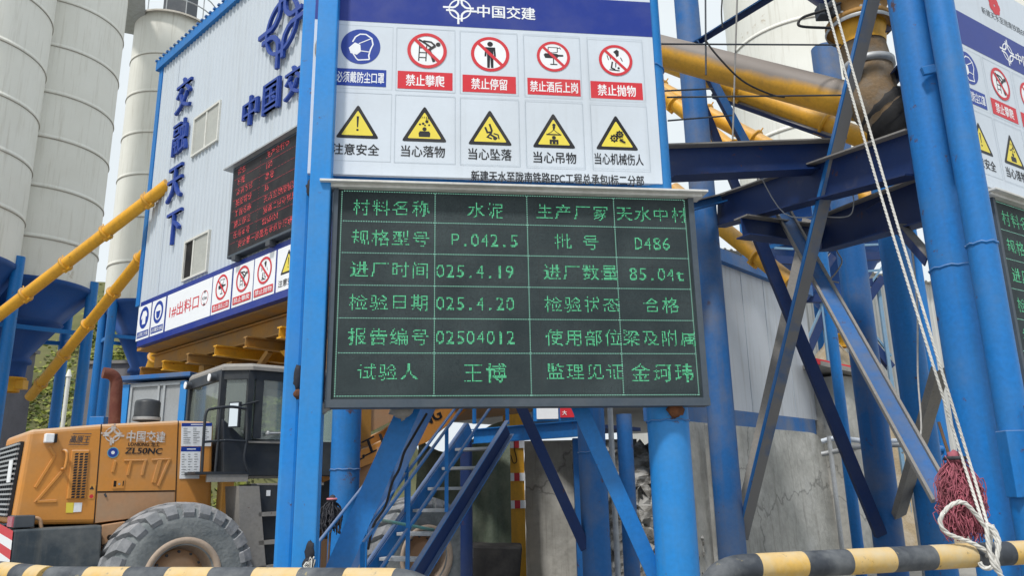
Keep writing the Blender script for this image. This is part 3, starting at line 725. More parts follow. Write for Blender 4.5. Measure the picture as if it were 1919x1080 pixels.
mop('red and pink rag mop hanging by the rope above the right barrier', at(1790, 862, YR + .32), .60, .165, MOPR, 520, .018, (Vector((0, .04, -.1)), Vector((-.02, .12, .3))), MOPK, .0042)
mop('dark grey string mop with pink band behind the near left post', at(622, 938, 8.3), .34, .11, MOPK, 90, .006, (Vector((0, .02, 0)), Vector((-.03, .04, -.85))), PINK)

# ------------------------------------------------------------------ stairs, platform
t = Thing('steel_staircase', 'blue steel staircase with light treads climbing to the platform', 'staircase', at(745, 1090, 8.6))
P1, P6 = at(745, 1050, 8.6), at(883, 842, 9.9)
step = (P6 - P1) / 5; run = Vector((step.x, step.y, 0)).normalized(); wd = Vector((run.y, -run.x, 0)); HW = .24
TREAD = paint('worn_tread', (.38, .40, .42), .6, amt=.5, dirt=(.25, .24, .22), scale=8, var=.2)
for k in range(-2, 6):
    c = P1 + step * k
    if c.z < .15: continue
    m = MB(); m.bar(c - wd * HW + run * .11, c + wd * HW + run * .11, .22, .035, TREAD); t.part('tread', m, bevel=.004)
lo = P1 - step * (P1.z / step.z); hi = P6 + step * 1.15
for sgn in (-1, 1):
    o = wd * sgn * (HW + .03); m = MB(); A = lo + o + run * .1; Bq = hi + o + run * .1
    m.bar(A, Bq, .012, .2, BLUEK if sgn > 0 else BLUE); m.bar(A - wd * sgn * -.036, Bq - wd * sgn * -.036, .06, .01, BLUE, dy=.105); m.bar(A - wd * sgn * -.036, Bq - wd * sgn * -.036, .06, .01, BLUE, dy=-.105)  # right web darker: its shaded side is put into the colour
    t.part('stringer', m)
    m = MB(); up = Vector((0, 0, 1))
    for hh in (.48, .95):
        m.tube([lo + step * 1.2 + o + up * hh, hi + o + up * hh], .018, BLUE, 10)
    t.part('handrail', m)
    for k in (1.2, 3.6, 6.0):
        m = MB(); c = lo + step * k + o; m.bar(c + up * .05, c + up * .96, .04, .04, BLUE); t.part('rail_post', m)
TEAL = paint('teal_stick_paint', (.12, .36, .34), .6, amt=.6, dirt=(.4, .33, .24), scale=9)
m = MB(); m.cyl(at(706, 974, 8.4), at(812, 994, 8.9), .016, TEAL, n=10); single('stick', m, 'faded teal stick laid across the stair handrails', 'stick')

t = Thing('steel_platform', 'blue steel landing platform behind the stairs, under the LED screen', 'platform', at(985, 1060, 10.4))
Za = at(960, 790, 10.3).z; A = atz(888, 806, Za); Bq = atz(1092, 789, Za); A.z = Bq.z = Za - .1
m = MB(); m.channel(A, Bq, .06, .21, BLUE); dv = (Bq - A).normalized(); nv = Vector((-dv.y, dv.x, 0))
m.bar(A + nv * .75 + Vector((0, 0, .05)), Bq + nv * .75 + Vector((0, 0, .05)), 1.4, .05, BLUEK); t.part('deck', m)
for x in (889, 951, 1080):
    m = MB(); c = atz(x, 795, Za); m.bar(Vector((c.x, c.y, Za)), Vector((c.x, c.y, Za + 1.1)), .05, .05, BLUE); t.part('rail_post', m)
m = MB(); m.bar(A + Vector((0, 0, 1.15)), Bq + Vector((0, 0, 1.15)), .04, .04, BLUE); m.bar(A + Vector((0, 0, .62)), Bq + Vector((0, 0, .62)), .04, .04, BLUE); t.part('handrail', m)
for x, y in ((874, 900), (1086, 900)):
    m = MB(); c = at(x, y, 10.6 if x < 900 else 10.9); m.bar((c.x, c.y, 0), (c.x, c.y, Za - .2), .15, .15, BLUEK if x < 900 else BLUED); t.part('leg', m)
# ------------------------------------------------------------------ mixing-plant building on the left
FP = Plane(at(375, 480, 15), 133.7)
fu = lambda x, y, o=0: FP.uv(x, y, o)
UL, UR, ZF0, ZF1 = -2.9, 5.3, 4.81, 11.72
t = Thing('mixing_plant_building', 'white clad mixing plant building on yellow beams, blue trimmed, left of the signboards', 'building', FP.pt(1, 0, -2))
SEAM = paint('clad_seam', (.42, .46, .52), .5, amt=.3, dirt=(.3, .33, .36))
m = MB(); rows = [[], []]; u = UL; per = .155
while u < UR:
    for du, o in ((0, 0), (.095, 0), (.11, .022), (.14, .022)):
        uu = min(u + du, UR); rows[0].append(FP.pt(uu, ZF0 + .9, o)); rows[1].append(FP.pt(uu, ZF1 - .05, o))
    u += per
m.grid(rows, CLAD, False)
D = 6.5
for a, b in (((UL, 0), (UL, -D)), ((UL, -D), (UR, -D)), ((UR, -D), (UR, 0))):
    m.face([FP.pt(a[0], ZF0 + .9, a[1]), FP.pt(b[0], ZF0 + .9, b[1]), FP.pt(b[0], ZF1 - .05, b[1]), FP.pt(a[0], ZF1 - .05, a[1])], CLAD)
t.part('cladding_wall', m)
m = MB(); x = fu(322, 300)[0]; m.rbox(FP, x - .008, ZF0 + 1, x + .008, ZF1 - .1, .0, .03, SEAM); t.part('wall_seam', m)
m = MB(); m.rbox(FP, UL - .12, ZF0 + .98, UL + .07, ZF1 - .04, -.16, .035, BLUE); t.part('corner_trim', m)
m = MB(); m.rbox(FP, UL - .2, ZF1 - .06, UR + .2, ZF1 + .17, -D - .1, .10, BLUE)
u = UL - .2
while u < UR + .2: m.rbox(FP, u, ZF1 + .17, u + .07, ZF1 + .21, -D, .13, BLUED); u += .2
t.part('roof', m)
# windows
WFR = paint('window_frame', (.66, .66, .62), .45, amt=.3, dirt=(.45, .43, .38), scale=5)
PANE = paint('window_pane', (.42, .43, .40), .15, amt=.5, dirt=(.3, .31, .3), scale=1.2, spec=.8)
DARKIN = flat('unlit_room_black', (.006, .006, .007), .8)
def fwindow(c, open_left):
    us = [fu(*q)[0] for q in c]; zs = [fu(*q)[1] for q in c]
    u0, u1 = (us[0] + us[3]) / 2, (us[1] + us[2]) / 2; z1, z0 = (zs[0] + zs[1]) / 2, (zs[2] + zs[3]) / 2
    f = MB(); e = .045
    f.rbox(FP, u0, z1 - e, u1, z1, .0, .06, WFR); f.rbox(FP, u0, z0, u1, z0 + e, .0, .06, WFR)
    f.rbox(FP, u0, z0 + e, u0 + e, z1 - e, .0, .06, WFR); f.rbox(FP, u1 - e, z0 + e, u1, z1 - e, .0, .06, WFR)
    um = (u0 + u1) / 2 if not open_left else u0 + (u1 - u0) * .38
    f.rbox(FP, um - e * .6, z0 + e, um + e * .6, z1 - e, .0, .05, WFR)
    wf = t.part('window', f)
    f = MB(); f.rbox(FP, u0 + e, z0 + e, um - e * .6, z1 - e, .0, .027, DARKIN if open_left else PANE); f2 = t.part('pane', f, wf)  # open half: near-black slab painted as the unlit room behind
    f = MB(); f.rbox(FP, um + e * .6, z0 + e, u1 - e, z1 - e, .0, .032, PANE); t.part('pane', f, wf)
fwindow([(368, 222), (417, 190), (412, 267), (362, 293)], False)
fwindow([(350, 455), (398, 430), (390, 510), (345, 530)], True)
# raised letters and emblem
def raised(name, fn, dep=.09, mat=LETTER):
    tmp = MB(); fn(tmp); m = MB(); off = -FP.n * dep
    for f, sm in zip(tmp.f, tmp.sm):
        P = [tmp.v[i] for i in f]; m.face(P, mat)
        for a, b in zip(P, P[1:] + P[:1]): m.face([a + off, b + off, b, a], mat)
    t.part(name, m)
for ch, x, y, wpx_, hpx_ in (('交', 350, 178, 28, 63), ('融', 343, 258, 27, 60), ('天', 333.5, 345, 28, 60), ('下', 330.5, 429, 27, 60)):
    c = fu(x, y); W = fu(x + wpx_ / 2, y)[0] - fu(x - wpx_ / 2, y)[0]; m = MB()
    d = Draw(m, FP, .035).at(*c); d.text(ch, 0, 0, W * .92, LETTER, W * 1.0, bold=0.0, extrude=.03)
    d.text(ch, .03, 0, W * .92, LETTER, W * 1.0, bold=0.0, extrude=.026); t.part('raised_letter', m)
cc = [fu(475, 209), fu(513, 184), fu(556, 155)]; du = (cc[2][0] - cc[0][0]) / 2; zc = sum(c[1] for c in cc) / 3
for k, ch in enumerate('中国交建'):
    m = MB(); d = Draw(m, FP, .035).at(cc[0][0] + du * k, zc); d.text(ch, 0, 0, du * .72, LETTER, du * .8, bold=0, extrude=.03); d.text(ch, .035, .0, du * .72, LETTER, du * .8, bold=0, extrude=.026); t.part('raised_letter', m)
c = fu(537, 52); RE = fu(537, 52)[1] - fu(537, 112)[1]
raised('raised_emblem', lambda mb: Draw(mb, FP, .12).emblem(c[0], c[1], RE, LETTER, .13, .13), .06)
# yellow underframe, hopper, legs
m = MB()
for o in (-.5, -2.2, -4.4, -6.2): m.ibeam(FP.pt(UL - .1, 4.58, o), FP.pt(UR, 4.58, o), .18, .34, YELD, .03)
t.part('floor_beam', m)
k = 0; u = UL + .3
while u < UR:
    m = MB(); m.ibeam(FP.pt(u, 4.30, -.05), FP.pt(u, 4.30, -6.2), .14, .20, YELP if k % 2 else YELD, .025); t.part('cross_beam', m); u += 1.15; k += 1
m = MB(); m.prism(FP, [(UL, 4.78), (UR, 4.78), (UR, 4.84), (UL, 4.84)], -6.3, -.05, YELD); m.prism(FP, [(UL, 4.86), (UR, 4.86), (UR, ZF0 + .95), (UL, ZF0 + .95)], -6.3, -.05, YELD); t.part('floor_deck', m)
for u, o in ((-.4, -.5), (.35, -.7), (UL + .3, -5.9), (UR - .2, -5.9), (4.9, -.5)):
    m = MB(); m.bar(FP.pt(u, 0, o), FP.pt(u, 4.2, o), .22, .22, YELD, FP.n); t.part('leg', m)
m = MB(); m.bar(FP.pt(.35, 3.3, -.7), FP.pt(1.7, 4.25, -.7), .1, .1, YELD); m.bar(FP.pt(.6, 4.2, -1.2), FP.pt(2.0, 3.2, -1.2), .1, .1, YELD); t.part('knee_brace', m)
m = MB(); hu, ho = 3.3, -1.9
top = [FP.pt(hu + a * 1.25, 4.2, ho + b * 1.2) for a, b in ((-1, 1), (1, 1), (1, -1), (-1, -1))]; bot = [FP.pt(hu + a * .4, 2.9, ho + b * .4) for a, b in ((-1, 1), (1, 1), (1, -1), (-1, -1))]
m.hexa(bot + top, YELP); t.part('discharge_hopper', m)

# safety strip
t2 = Thing('safety_banner', 'long blue bordered safety banner under the plant building, with the red outlet number', 'banner', FP.pt(1, ZF0, .1))
SB0 = .10
zt = ZF0 + .985
m = MB(); m.rbox(FP, fu(256, 650, SB0)[0], ZF0, UR, zt, -.04, SB0, BANNER); t2.part('panel', m)
def q(x): return fu(x, 600 - (x - 270) * .33, SB0)[0]
z0, z1 = ZF0 + .13, zt - .10; zc = (z0 + z1) / 2; H = z1 - z0
def cell(x0, x1): 
    m = MB(); d = Draw(m, FP, SB0 + .002, .0006); a, b = q(x0), q(x1); d.rect(a, z0, b, z1, SIGNW); return m, d, a, b
LOWCAP = {0: ('必须穿工作服', SIGNBLUE), 1: ('必须戴安全帽', SIGNBLUE)}
for k, (x0, x1, f, s, cm) in enumerate(((258, 282, pict_vest, '必须穿工作服', SIGNBLUE), (284, 309, pict_helmet, '必须戴安全帽', SIGNBLUE), (397.5, 433, pict_drink, '禁止酒后上岗', RED), (436, 474, pict_climb, '禁止攀爬', RED), (475.5, 515.5, pict_throw, '禁止抛物', RED), (518.5, 562, pict_warn, '注意安全', None), (566, 612, pict_fall_obj, '当心落物', None))):
    m, d, a, b = cell(x0, x1); w = b - a
    if f in (pict_warn, pict_fall_obj): d.at((a + b) / 2, z0 + H * .36, min(w * .44, H * .32)); f(d); d.at(0, 0); d.text(s, (a + b) / 2, z0 + H * .17, w * .8, BLACK, H * .16)
    else:
        d.at((a + b) / 2, z0 + H * .63, min(w * .45, H * .32)); f(d); d.at(0, 0)
        d.rect(a + w * .06, z0 + H * .06, b - w * .06, z0 + H * .24, cm); d.text(s, (a + b) / 2, z0 + H * .15, w * .78, SIGNW, H * .12)
    t2.part('sign_cell', m)
m, d, a, b = cell(312, 396); w = b - a
d.text('1#出料口', a + w * .41, zc, w * .66, RED, H * .36, bold=.015)
d.at(a + w * .86, zc + H * .02, H * .2); d.ring(0, 0, 1, .1, RED); d.poly([(-.3, .95), (.3, .95), (0, .55)], BLACK); d.poly([(-.3, -.95), (0, -.55), (.3, -.95)], BLACK); d.text('4.1m', 0, 0, 1.2, BLACK)
t2.part('outlet_sign', m)

# red LED display on the facade
a = fu(431, 400, .2)[0]; zt_, zb_ = fu(433, 319, .2)[1], fu(428.5, 484, .2)[1]
t3 = Thing('led_display', 'dark LED display with rows of red text on the plant building wall', 'LED screen', FP.pt(a + 1.9, zb_, .1))
m = MB(); m.rbox(FP, a, zb_, UR - .3, zt_, .03, .2, CASE); t3.part('cabinet', m, bevel=.01)
m = MB(); m.rbox(FP, a + .05, zb_ + .05, UR - .35, zt_ - .05, .19, .202, flat('red_led_face', (.011, .010, .014), .55)); fc = t3.part('display_face', m)
m = MB(); m.rbox(FP, a - .2, zt_ + .0, UR, zt_ + .03, .03, .3, STEEL); t3.part('canopy', m)
for k in range(4):
    m = MB(); m.bar(FP.pt(a + .3 + k * 1.2, zb_ - .09, .16), FP.pt(a + .3 + k * 1.2, zb_, .16), .14, .12, GREYD, FP.n); t3.part('bracket', m)
m = MB(); rnd = random.Random(11); W = UR - .4 - a; Hh = zt_ - zb_; p_ = .0125
def rdot(u, z, mt, k=.4): m.face([FP.pt(u - p_ * k, z - p_ * k, .205), FP.pt(u + p_ * k, z - p_ * k, .205), FP.pt(u + p_ * k, z + p_ * k, .205), FP.pt(u - p_ * k, z + p_ * k, .205)], mt)
def rtext(s, u, z, sz):
    D_ = set(); led_text(D_, s, 0, 0, 16)
    for i, j in D_:
        if rnd.random() < .6: rdot(u + i * sz / 16, z + j * sz / 16, LEDR[rnd.random() > .6])
rows_ = 8; hs = Hh * .94 / rows_
L1 = ['', '任务单号', '施工部位', '工程名称', '强度等级', '浇筑方式', '方量', '状态']
L2 = ['安全第一质量为本保护环境文明施工', '0250401', '隧道二衬仰拱填充', '天水至陇南铁路项目', '35', '泵送', '120', '生产运行中']
for r_ in range(rows_):
    z = zb_ + .06 + hs * (r_ + .25); sz = .155
    if r_ == 0: rtext(L2[0], a + .4, z, sz)
    else:
        rtext(L1[r_], a + .2, z, sz); rtext(L2[r_], a + 1.25, z, sz); rtext('拌合站' if r_ % 2 else '合格', a + 2.95, z, sz)
    u = a + .1
    while u < UR - .45:
        if r_ and rnd.random() < .8: rdot(u, zb_ + .05 + hs * r_, LEDR[1])
        u += p_ * 1.6
for uu in (a + 1.05, a + 2.75):
    z = zb_ + hs
    while z < zt_ - .1: rdot(uu, z, LEDR[1]); z += .06
t3.part('screen_text', m, fc)

# ------------------------------------------------------------------ silos
RIM = paint('silo_seam', (.40, .38, .34), .6, amt=.5, dirt=(.25, .2, .15), scale=2)
def silo(label, px, py, Y, r, ztop, zbot, zs, zc, legs, rail=False, grp='cement silos'):
    c = at(px, py, Y); c = Vector((c.x, c.y, 0)); t = Thing('cement_silo', label, 'silo', c, grp); up = Vector((0, 0, 1))
    m = MB(); prof = [(zbot, r), (zbot + .05, r)]
    for z in sorted(zs):
        if zbot < z < ztop: prof += [(z - .09, r), (z - .05, r), (z - .045, r + .018), (z + .0, r + .02), (z + .035, r + .008), (z + .04, r), (z + .08, r)]
    prof += [(ztop, r)]
    m.lathe(c, up, [(a, b) for a, b in prof], SILO, 64); m.face([c + Vector((r * math.cos(k * .1963), r * math.sin(k * .1963), ztop)) for k in range(32)], SILO)
    t.part('shell', m)
    for z in zs:
        m = MB()
        if zbot < z < ztop: m.tube([c + Vector(((r + .012) * math.cos(k * math.pi / 32), (r + .012) * math.sin(k * math.pi / 32), z - .055)) for k in range(64)], 0.016, RIM, 6, closed=True); t.part('weld_seam', m)
    m = MB(); m.lathe(c, up, [(zbot, r + .03), (zbot - .12, r + .03), (zbot - .14, r * .985), (zbot - (zbot - zc) * .5, r * .58), (zbot - (zbot - zc) * .5 - .03, r * .62), (zbot - (zbot - zc) * .5 - .1, r * .56), (zc, .34), (zc - .1, .42), (zc - .2, .42), (zc - .22, .32), (zc - .6, .3)], CONE, 48); t.part('cone', m)
    m = MB(); m.lathe(c, up, [(zc - .6, .36), (zc - .66, .36), (zc - .68, .22), (zc - 1.0, .22)], YELP, 24); m.bar(c + Vector((-.3, 0, zc - .8)), c + Vector((.4, 0, zc - .8)), .25, .25, YELP); t.part('outlet_valve', m)
    for a in legs:
        b = c + Vector((math.cos(R(a)), math.sin(R(a)), 0)) * (r + .02)
        m = MB(); m.cyl(b, b + up * (zbot + .25), .15, BLUE, n=20); t.part('leg', m)
    for k in range(len(legs)):
        a, b = [c + Vector((math.cos(R(q)), math.sin(R(q)), 0)) * r for q in (legs[k], legs[(k + 1) % len(legs)])]
        m = MB(); m.cyl(a + up * 2.6, b + up * 2.6, .09, BLUE, n=14); t.part('ring_beam', m)
        m = MB(); m.bar(a + up * .2, b + up * 2.5, .08, .08, BLUE); t.part('brace', m)
        m = MB(); m.bar(a + up * (zbot - 1.3), b + up * (zbot - 1.3), .08, .12, BLUE); t.part('ring_beam', m)
    if rail:
        m = MB()
        for h in (.55, 1.1): m.tube([c + Vector(((r + .15) * math.cos(k * .1963), (r + .15) * math.sin(k * .1963), ztop + h)) for k in range(32)], .025, STEEL, 6, closed=True)
        for k in range(14): a = k * .4488; b = c + Vector(((r + .15) * math.cos(a), (r + .15) * math.sin(a), ztop - .05)); m.cyl(b, b + up * 1.15, .022, STEEL, n=6)
        t.part('railing', m)
        m = MB(); m.lathe(c, up, [(ztop - .1, r + .2), (ztop - .02, r + .2), (ztop, r)], RIM, 48); t.part('walkway', m)
    return t, c
zz = lambda x, y, Y: at(x, y, Y).z
Y1, r1 = 19.0, 1.9
zs1 = [zz(80, q, Y1 + .95) for q in (417, 323, 233, 143, 52, -40, -130)]
silo('nearest cream cement silo with blue cone, cut by the left edge', -86, 230, Y1, r1, 22, zz(36, 505, Y1 + .95), zs1, zz(36, 505, Y1) - 3.1, (20, 110, 200, 290))
Y2, r2 = 22.0, 1.78
zs2 = [zz(220, q, Y2 + .8) for q in (483, 397, 313, 237, 157, 80, 0, -80)]
s2, c2 = silo('tall cream cement silo with rust streaks, second from left, above the blue cone', 73, 350, Y2, r2, 24, zz(180, 552, Y2 + .8), zs2, zz(80, 652, Y2) - .25, (12, 80, 165, 260))
Y3, r3 = 28.0, 1.42
zs3 = [zz(235, q, Y3 - .65) for q in (573 - 73, 340 + 78, 340, 263, 188, 118)]
zt3 = zz(252, 43, Y3 - .65)
s3, c3 = silo('farther slim cream silo with railed top, just left of the plant building', 298, 340, Y3, r3, zt3, zz(198, 570, Y3 - .65), zs3, zz(250, 690, Y3), (-170, -112, 5, 70), True)
m = MB(); b = at(338, 20, Y3); m.box((b.x, b.y, zt3 + 1.5), .95, .95, 3.0, GREYD); s3.part('dust_filter', m)
m = MB(); m.bar(c3 + Vector((-r3 - .2, 0, zt3 - .05)), c2 + Vector((r2, 0, zt3 - .05)), .9, .08, STEEL)
for sg in (-.45, .45):
    for h in (.55, 1.1): m.cyl(c3 + Vector((-r3 - .2, sg, zt3 + h)), c2 + Vector((r2, sg, zt3 + h)), .025, STEEL, n=6)
single('walkway_bridge', m, 'railed steel walkway between two silo tops', 'walkway')

# screw conveyors
def conveyor(label, A, Bq, r, mat=YELP, clamps=5, grp='screw conveyors', end=True):
    A, Bq = Vector(A), Vector(Bq); t = Thing('screw_conveyor', label, 'conveyor', A, grp); d = (Bq - A); L = d.length; d.normalize()
    m = MB(); m.cyl(A, Bq, r, mat, n=28); t.part('tube', m)
    for k in range(clamps):
        p = A + d * L * (k + .5) / clamps; m = MB(); m.lathe(p, d, [(-.025, r), (-.025, r + .045), (.025, r + .045), (.025, r)], mat, 24); m.tube([p + d * .006 + Vector((0, 0, 0)), p + d * .012], r + .05, mat, 24); x, y = basis(d)
        m.bar(p - y * (r + .02) - d * .1, p - y * (r + .02) + d * .1, .08, .07, mat); m.cyl(p + y * (r + .03), p + y * (r + .11), .015, mat, n=8); t.part('flange', m)
    return t
conveyor('long yellow screw conveyor rising across the silo cones to the building corner', at(-60, 636, 18.2), at(316, 345, 16.35), .135)
conveyor('lower yellow screw conveyor from the silo outlet to behind the blue corner', at(56, 745, 22.0), at(290, 452, 18.2), .135)
conveyor('short yellow conveyor tube coming down behind the loader under the safety banner', at(276, 720, 19.5), at(312, 620, 18.4), .17, clamps=1)

# booth and bits behind the loader
BOOTH = paint('booth_panel', (.34, .36, .38), .5, amt=.4, dirt=(.25, .25, .24), scale=2)
a, b = at(233, 712, 14.6), at(352, 712, 14.2); dv = Vector((b.x - a.x, b.y - a.y, 0)); Lb = dv.length; bp = Plane((a.x, a.y, 0), math.degrees(math.atan2(dv.x, dv.y))); zb = a.z
t = Thing('site_booth', 'grey panelled booth with blue frame and roof behind the loader hood', 'booth', bp.pt(Lb / 2, 0, -.8))
m = MB(); m.rbox(bp, .06, .1, Lb - .06, zb - .08, -.8, -.02, BOOTH); t.part('panel_wall', m)
m = MB(); m.rbox(bp, -.12, zb - .03, Lb + .12, zb + .05, -.9, .1, BLUEN); t.part('roof', m, bevel=.01)
for u in (.0, Lb - .14): m = MB(); m.rbox(bp, u, 0, u + .14, zb - .1, -.1, .015, BLUEB); t.part('corner_post', m)
for u in (.17, .78, .9): m = MB(); m.rbox(bp, u, .3, u + .045, zb - .16, -.02, .012, STEEL); t.part('panel_trim', m)
m = MB(); m.rbox(bp, .17, zb - .16, Lb - .15, zb - .12, -.02, .014, STEEL); t.part('panel_trim', m)
m = MB(); a = at(192, 800, 15.5); m.box((a.x, a.y, 1.6), .28, .5, 3.2, BLUE); m.box((a.x, a.y - .26, 2.2), .2, .02, 1.5, BOOTH); single('electrical_cabinet', m, 'narrow blue and grey cabinet between silo legs and rusty exhaust', 'cabinet', bevel=.01)
GREYW = paint('grey_blockwork', (.22, .21, .22), .8, amt=.5, dirt=(.14, .13, .13), scale=1)
m = MB(); a = at(22, 655, 27); m.box((a.x - .9, a.y, a.z / 2), 2.3, 2, a.z, GREYW); m.box((a.x - .9, a.y, a.z + .06), 2.5, 2.2, .12, DUST); single('pump_house', m, 'low grey block hut seen between silo legs at far left', 'hut')
m = MB(); a = at(232, 690, 30); m.box((a.x, a.y, a.z / 2), 1.9, 2, a.z, GREYW); m.box((a.x, a.y, a.z + .06), 2.1, 2.2, .12, DUST); single('concrete_plinth', m, 'grey concrete block standing below the farther slim silo', 'plinth')
for x in (104, 122):
    m = MB(); a = at(x, 760, 33); m.cyl((a.x, a.y, 0), (a.x, a.y, a.z + 1.2), .08, SILO, n=12); m.cyl((a.x, a.y, a.z + 1.2), (a.x, a.y, a.z + 1.5), .12, SILO, .05, n=12); single('white_post', m, ('left' if x < 110 else 'right') + ' one of two short white posts seen among the silo legs', 'post', group='white posts')

# ------------------------------------------------------------------ hillside
HILL = paint('hill_soil', (.13, .13, .055), .95, amt=.7, dirt=(.06, .075, .025), scale=.3, var=.3)
def hz(x, y): return max(0, (y - 52) * .62 + 1.5 * math.sin(x * .21) + 1.2 * math.sin(x * .53 + y * .3) + (x + 30) * -.12)
m = MB(); rows = []
for j in range(26):
    y = 50 + j * 1.6; rows.append([(x, y, min(hz(x, y), 26) * min(1, max(0, (-8 - x) / 10))) for x in [-90 + i * 2 for i in range(44)]])
m.grid(rows, HILL, True); tag(m.build('hills', Vector((0, 0, 0))), kind='structure')
LEAFS = [paint('leaf_light', (.22, .25, .045), .7, amt=.5, dirt=(.30, .28, .09), scale=.8, var=.3), paint('leaf_mid', (.10, .145, .03), .7, amt=.4, dirt=(.17, .18, .05), scale=.8, var=.3), paint('leaf_dark', (.035, .06, .018), .7, amt=.4, dirt=(.06, .08, .03), scale=.8, var=.3)]
m = MB(); rnd = random.Random(2)
for _ in range(900):
    x = rnd.uniform(-44, -12); y = rnd.uniform(51, 84); z = min(hz(x, y), 26); cr = rnd.uniform(.5, 1.5)
    for _k in range(26):
        p = Vector((x + rnd.gauss(0, cr * .5), y + rnd.gauss(0, cr * .5), z + abs(rnd.gauss(0, cr * .6)))); s_ = rnd.uniform(.12, .34)
        n = Vector((rnd.gauss(0, 1), rnd.gauss(-.6, 1), rnd.gauss(.6, 1))).normalized(); a, b = basis(n)
        m.face([p + a * s_, p + b * s_ * .6, p - a * s_, p - b * s_ * .6], LEAFS[min(2, int(abs(rnd.gauss(0, 1)) * 1.1))])
o = m.build('hillside_shrubs', Vector((0, 0, 0))); tag(o, 'yellow green scrub covering the far hillside', 'shrubs', kind='stuff')
# ------------------------------------------------------------------ wheel loader
ORG = paint('loader_orange', (.64, .265, .05), .42, amt=.45, dirt=(.47, .28, .14), scale=1.6, var=.08, streak=.2, settle=.7, scol=(.5, .4, .3))
ORGD = paint('dusty_orange', (.46, .26, .14), .6, amt=.6, dirt=(.36, .28, .2), scale=2.2, var=.12)
TYRE = paint('dusty_tyre', (.15, .17, .18), .85, amt=.8, dirt=(.32, .335, .335), scale=3.5, var=.3, bump=.35, fine=30)
LUG = paint('tyre_lug', (.21, .22, .235), .85, amt=.75, dirt=(.40, .40, .42), scale=4, var=.25, bump=.3)
RIMM = paint('dusty_rim', (.46, .36, .28), .65, amt=.6, dirt=(.33, .27, .22), scale=4)
CABM = paint('cab_dark_paint', (.022, .028, .038), .4, amt=.35, dirt=(.11, .11, .10), scale=2.2)
CW = paint('counterweight_grey', (.035, .05, .065), .5, amt=.85, dirt=(.22, .225, .22), scale=1.1, var=.25, streak=.4, lo=.45, hi=.7)
GL = glass('cab_glass', (.66, .75, .70), .34)
p = at(344, 1066, 9.25); az = 50.0
_d = Vector((math.sin(R(az)), math.cos(R(az)), 0)); _nn = Vector((math.cos(R(az)), -math.sin(R(az)), 0))
P0 = Vector((p.x, p.y, 0)) - _nn * 1.38
LP = Plane(P0, az)
lt = Thing('wheel_loader', 'orange wheel loader with dark cab parked at the lower left beneath the plant', 'wheel loader', P0)
lo_ = lambda x, y, o=.75: LP.uv(x, y, o)
AZ = .81
UP_ = Vector((0, 0, 1))
# wheels
def wheel(xc, side, name='wheel'):
    c = LP.pt(xc, AZ, side * 1.10); ax = LP.n * side; h = .30
    def pf(a): return [(q[0], q[1]) for q in a]
    m = MB(); m.lathe(c, ax, [(-.24, .34), (-.27, .42), (-.30, .60), (-.28, .72), (-.22, .755), (0, .765), (.22, .755), (.28, .72), (.305, .60), (.275, .42), (.24, .34)], TYRE, 64)
    wp = lt.part(name, m)
    m = MB(); x, y = basis(ax); N = 24
    for s2 in (-1, 1):
        for k in range(N):
            a0 = 2 * math.pi * (k + (.5 if s2 > 0 else 0)) / N; 
            def pnt(a, r, w): return c + ax * w + (x * math.cos(a) + y * math.sin(a)) * r
            sk = .13 * s2; wd2 = .085
            secs = [(.015, .0, .81), (.16, sk * .5, .812), (.275, sk, .795), (.312, sk * 1.05, .70), (.300, sk * 1.05, .655)]
            inn = [(.015, .0, .75), (.15, sk * .5, .75), (.24, sk, .735), (.285, sk * 1.05, .68), (.295, sk * 1.05, .65)]
            R0 = [[pnt(a0 + da - wd2 * t, r, s2 * wv), pnt(a0 + da + wd2 * t, r, s2 * wv)] for (wv, da, r), t in zip(secs, (.8, .9, 1, 1, .9))]
            I0 = [[pnt(a0 + da - wd2 * 1.15, r, s2 * wv), pnt(a0 + da + wd2 * 1.15, r, s2 * wv)] for (wv, da, r) in inn]
            for q in range(4):
                m.face([R0[q][0], R0[q][1], R0[q + 1][1], R0[q + 1][0]], LUG); m.face([I0[q][0], R0[q][0], R0[q + 1][0], I0[q + 1][0]], LUG); m.face([R0[q][1], I0[q][1], I0[q + 1][1], R0[q + 1][1]], LUG)
            m.face([I0[0][0], I0[0][1], R0[0][1], R0[0][0]], LUG)
            m.face([R0[4][0], R0[4][1], I0[4][1], I0[4][0]], LUG)
    lt.part('tread', m, wp)
    m = MB(); m.lathe(c, ax, [(.265, .435), (.29, .425), (.29, .375), (.26, .36), (.10, .345), (.02, .34), (.0, .30), (-.02, .2)], RIMM, 48); lt.part('rim', m, wp)
    m = MB(); m.lathe(c, ax, [(-.02, .29), (.06, .29), (.07, .26), (.16, .21), (.17, .18), (.175, .0)], ORGD, 40)
    for k in range(12):
        a = k * .5236; q = c + ax * .06 + (x * math.cos(a) + y * math.sin(a)) * .265; m.cyl(q, q + ax * .03, .016, GREYD, n=6)
    lt.part('hub', m, wp)
    return c, ax, wp
cw, axw, wp = wheel(0, 1); m = MB(); q = cw + axw * .18; m.bar(q + Vector((0, 0, -.05)) , q + Vector((0, 0, .05)), .09, .004, SIGNW, axw); lt.part('hub_sticker', m, wp)
wheel(0, -1); WB = 3.25; wheel(WB, 1); wheel(WB, -1)
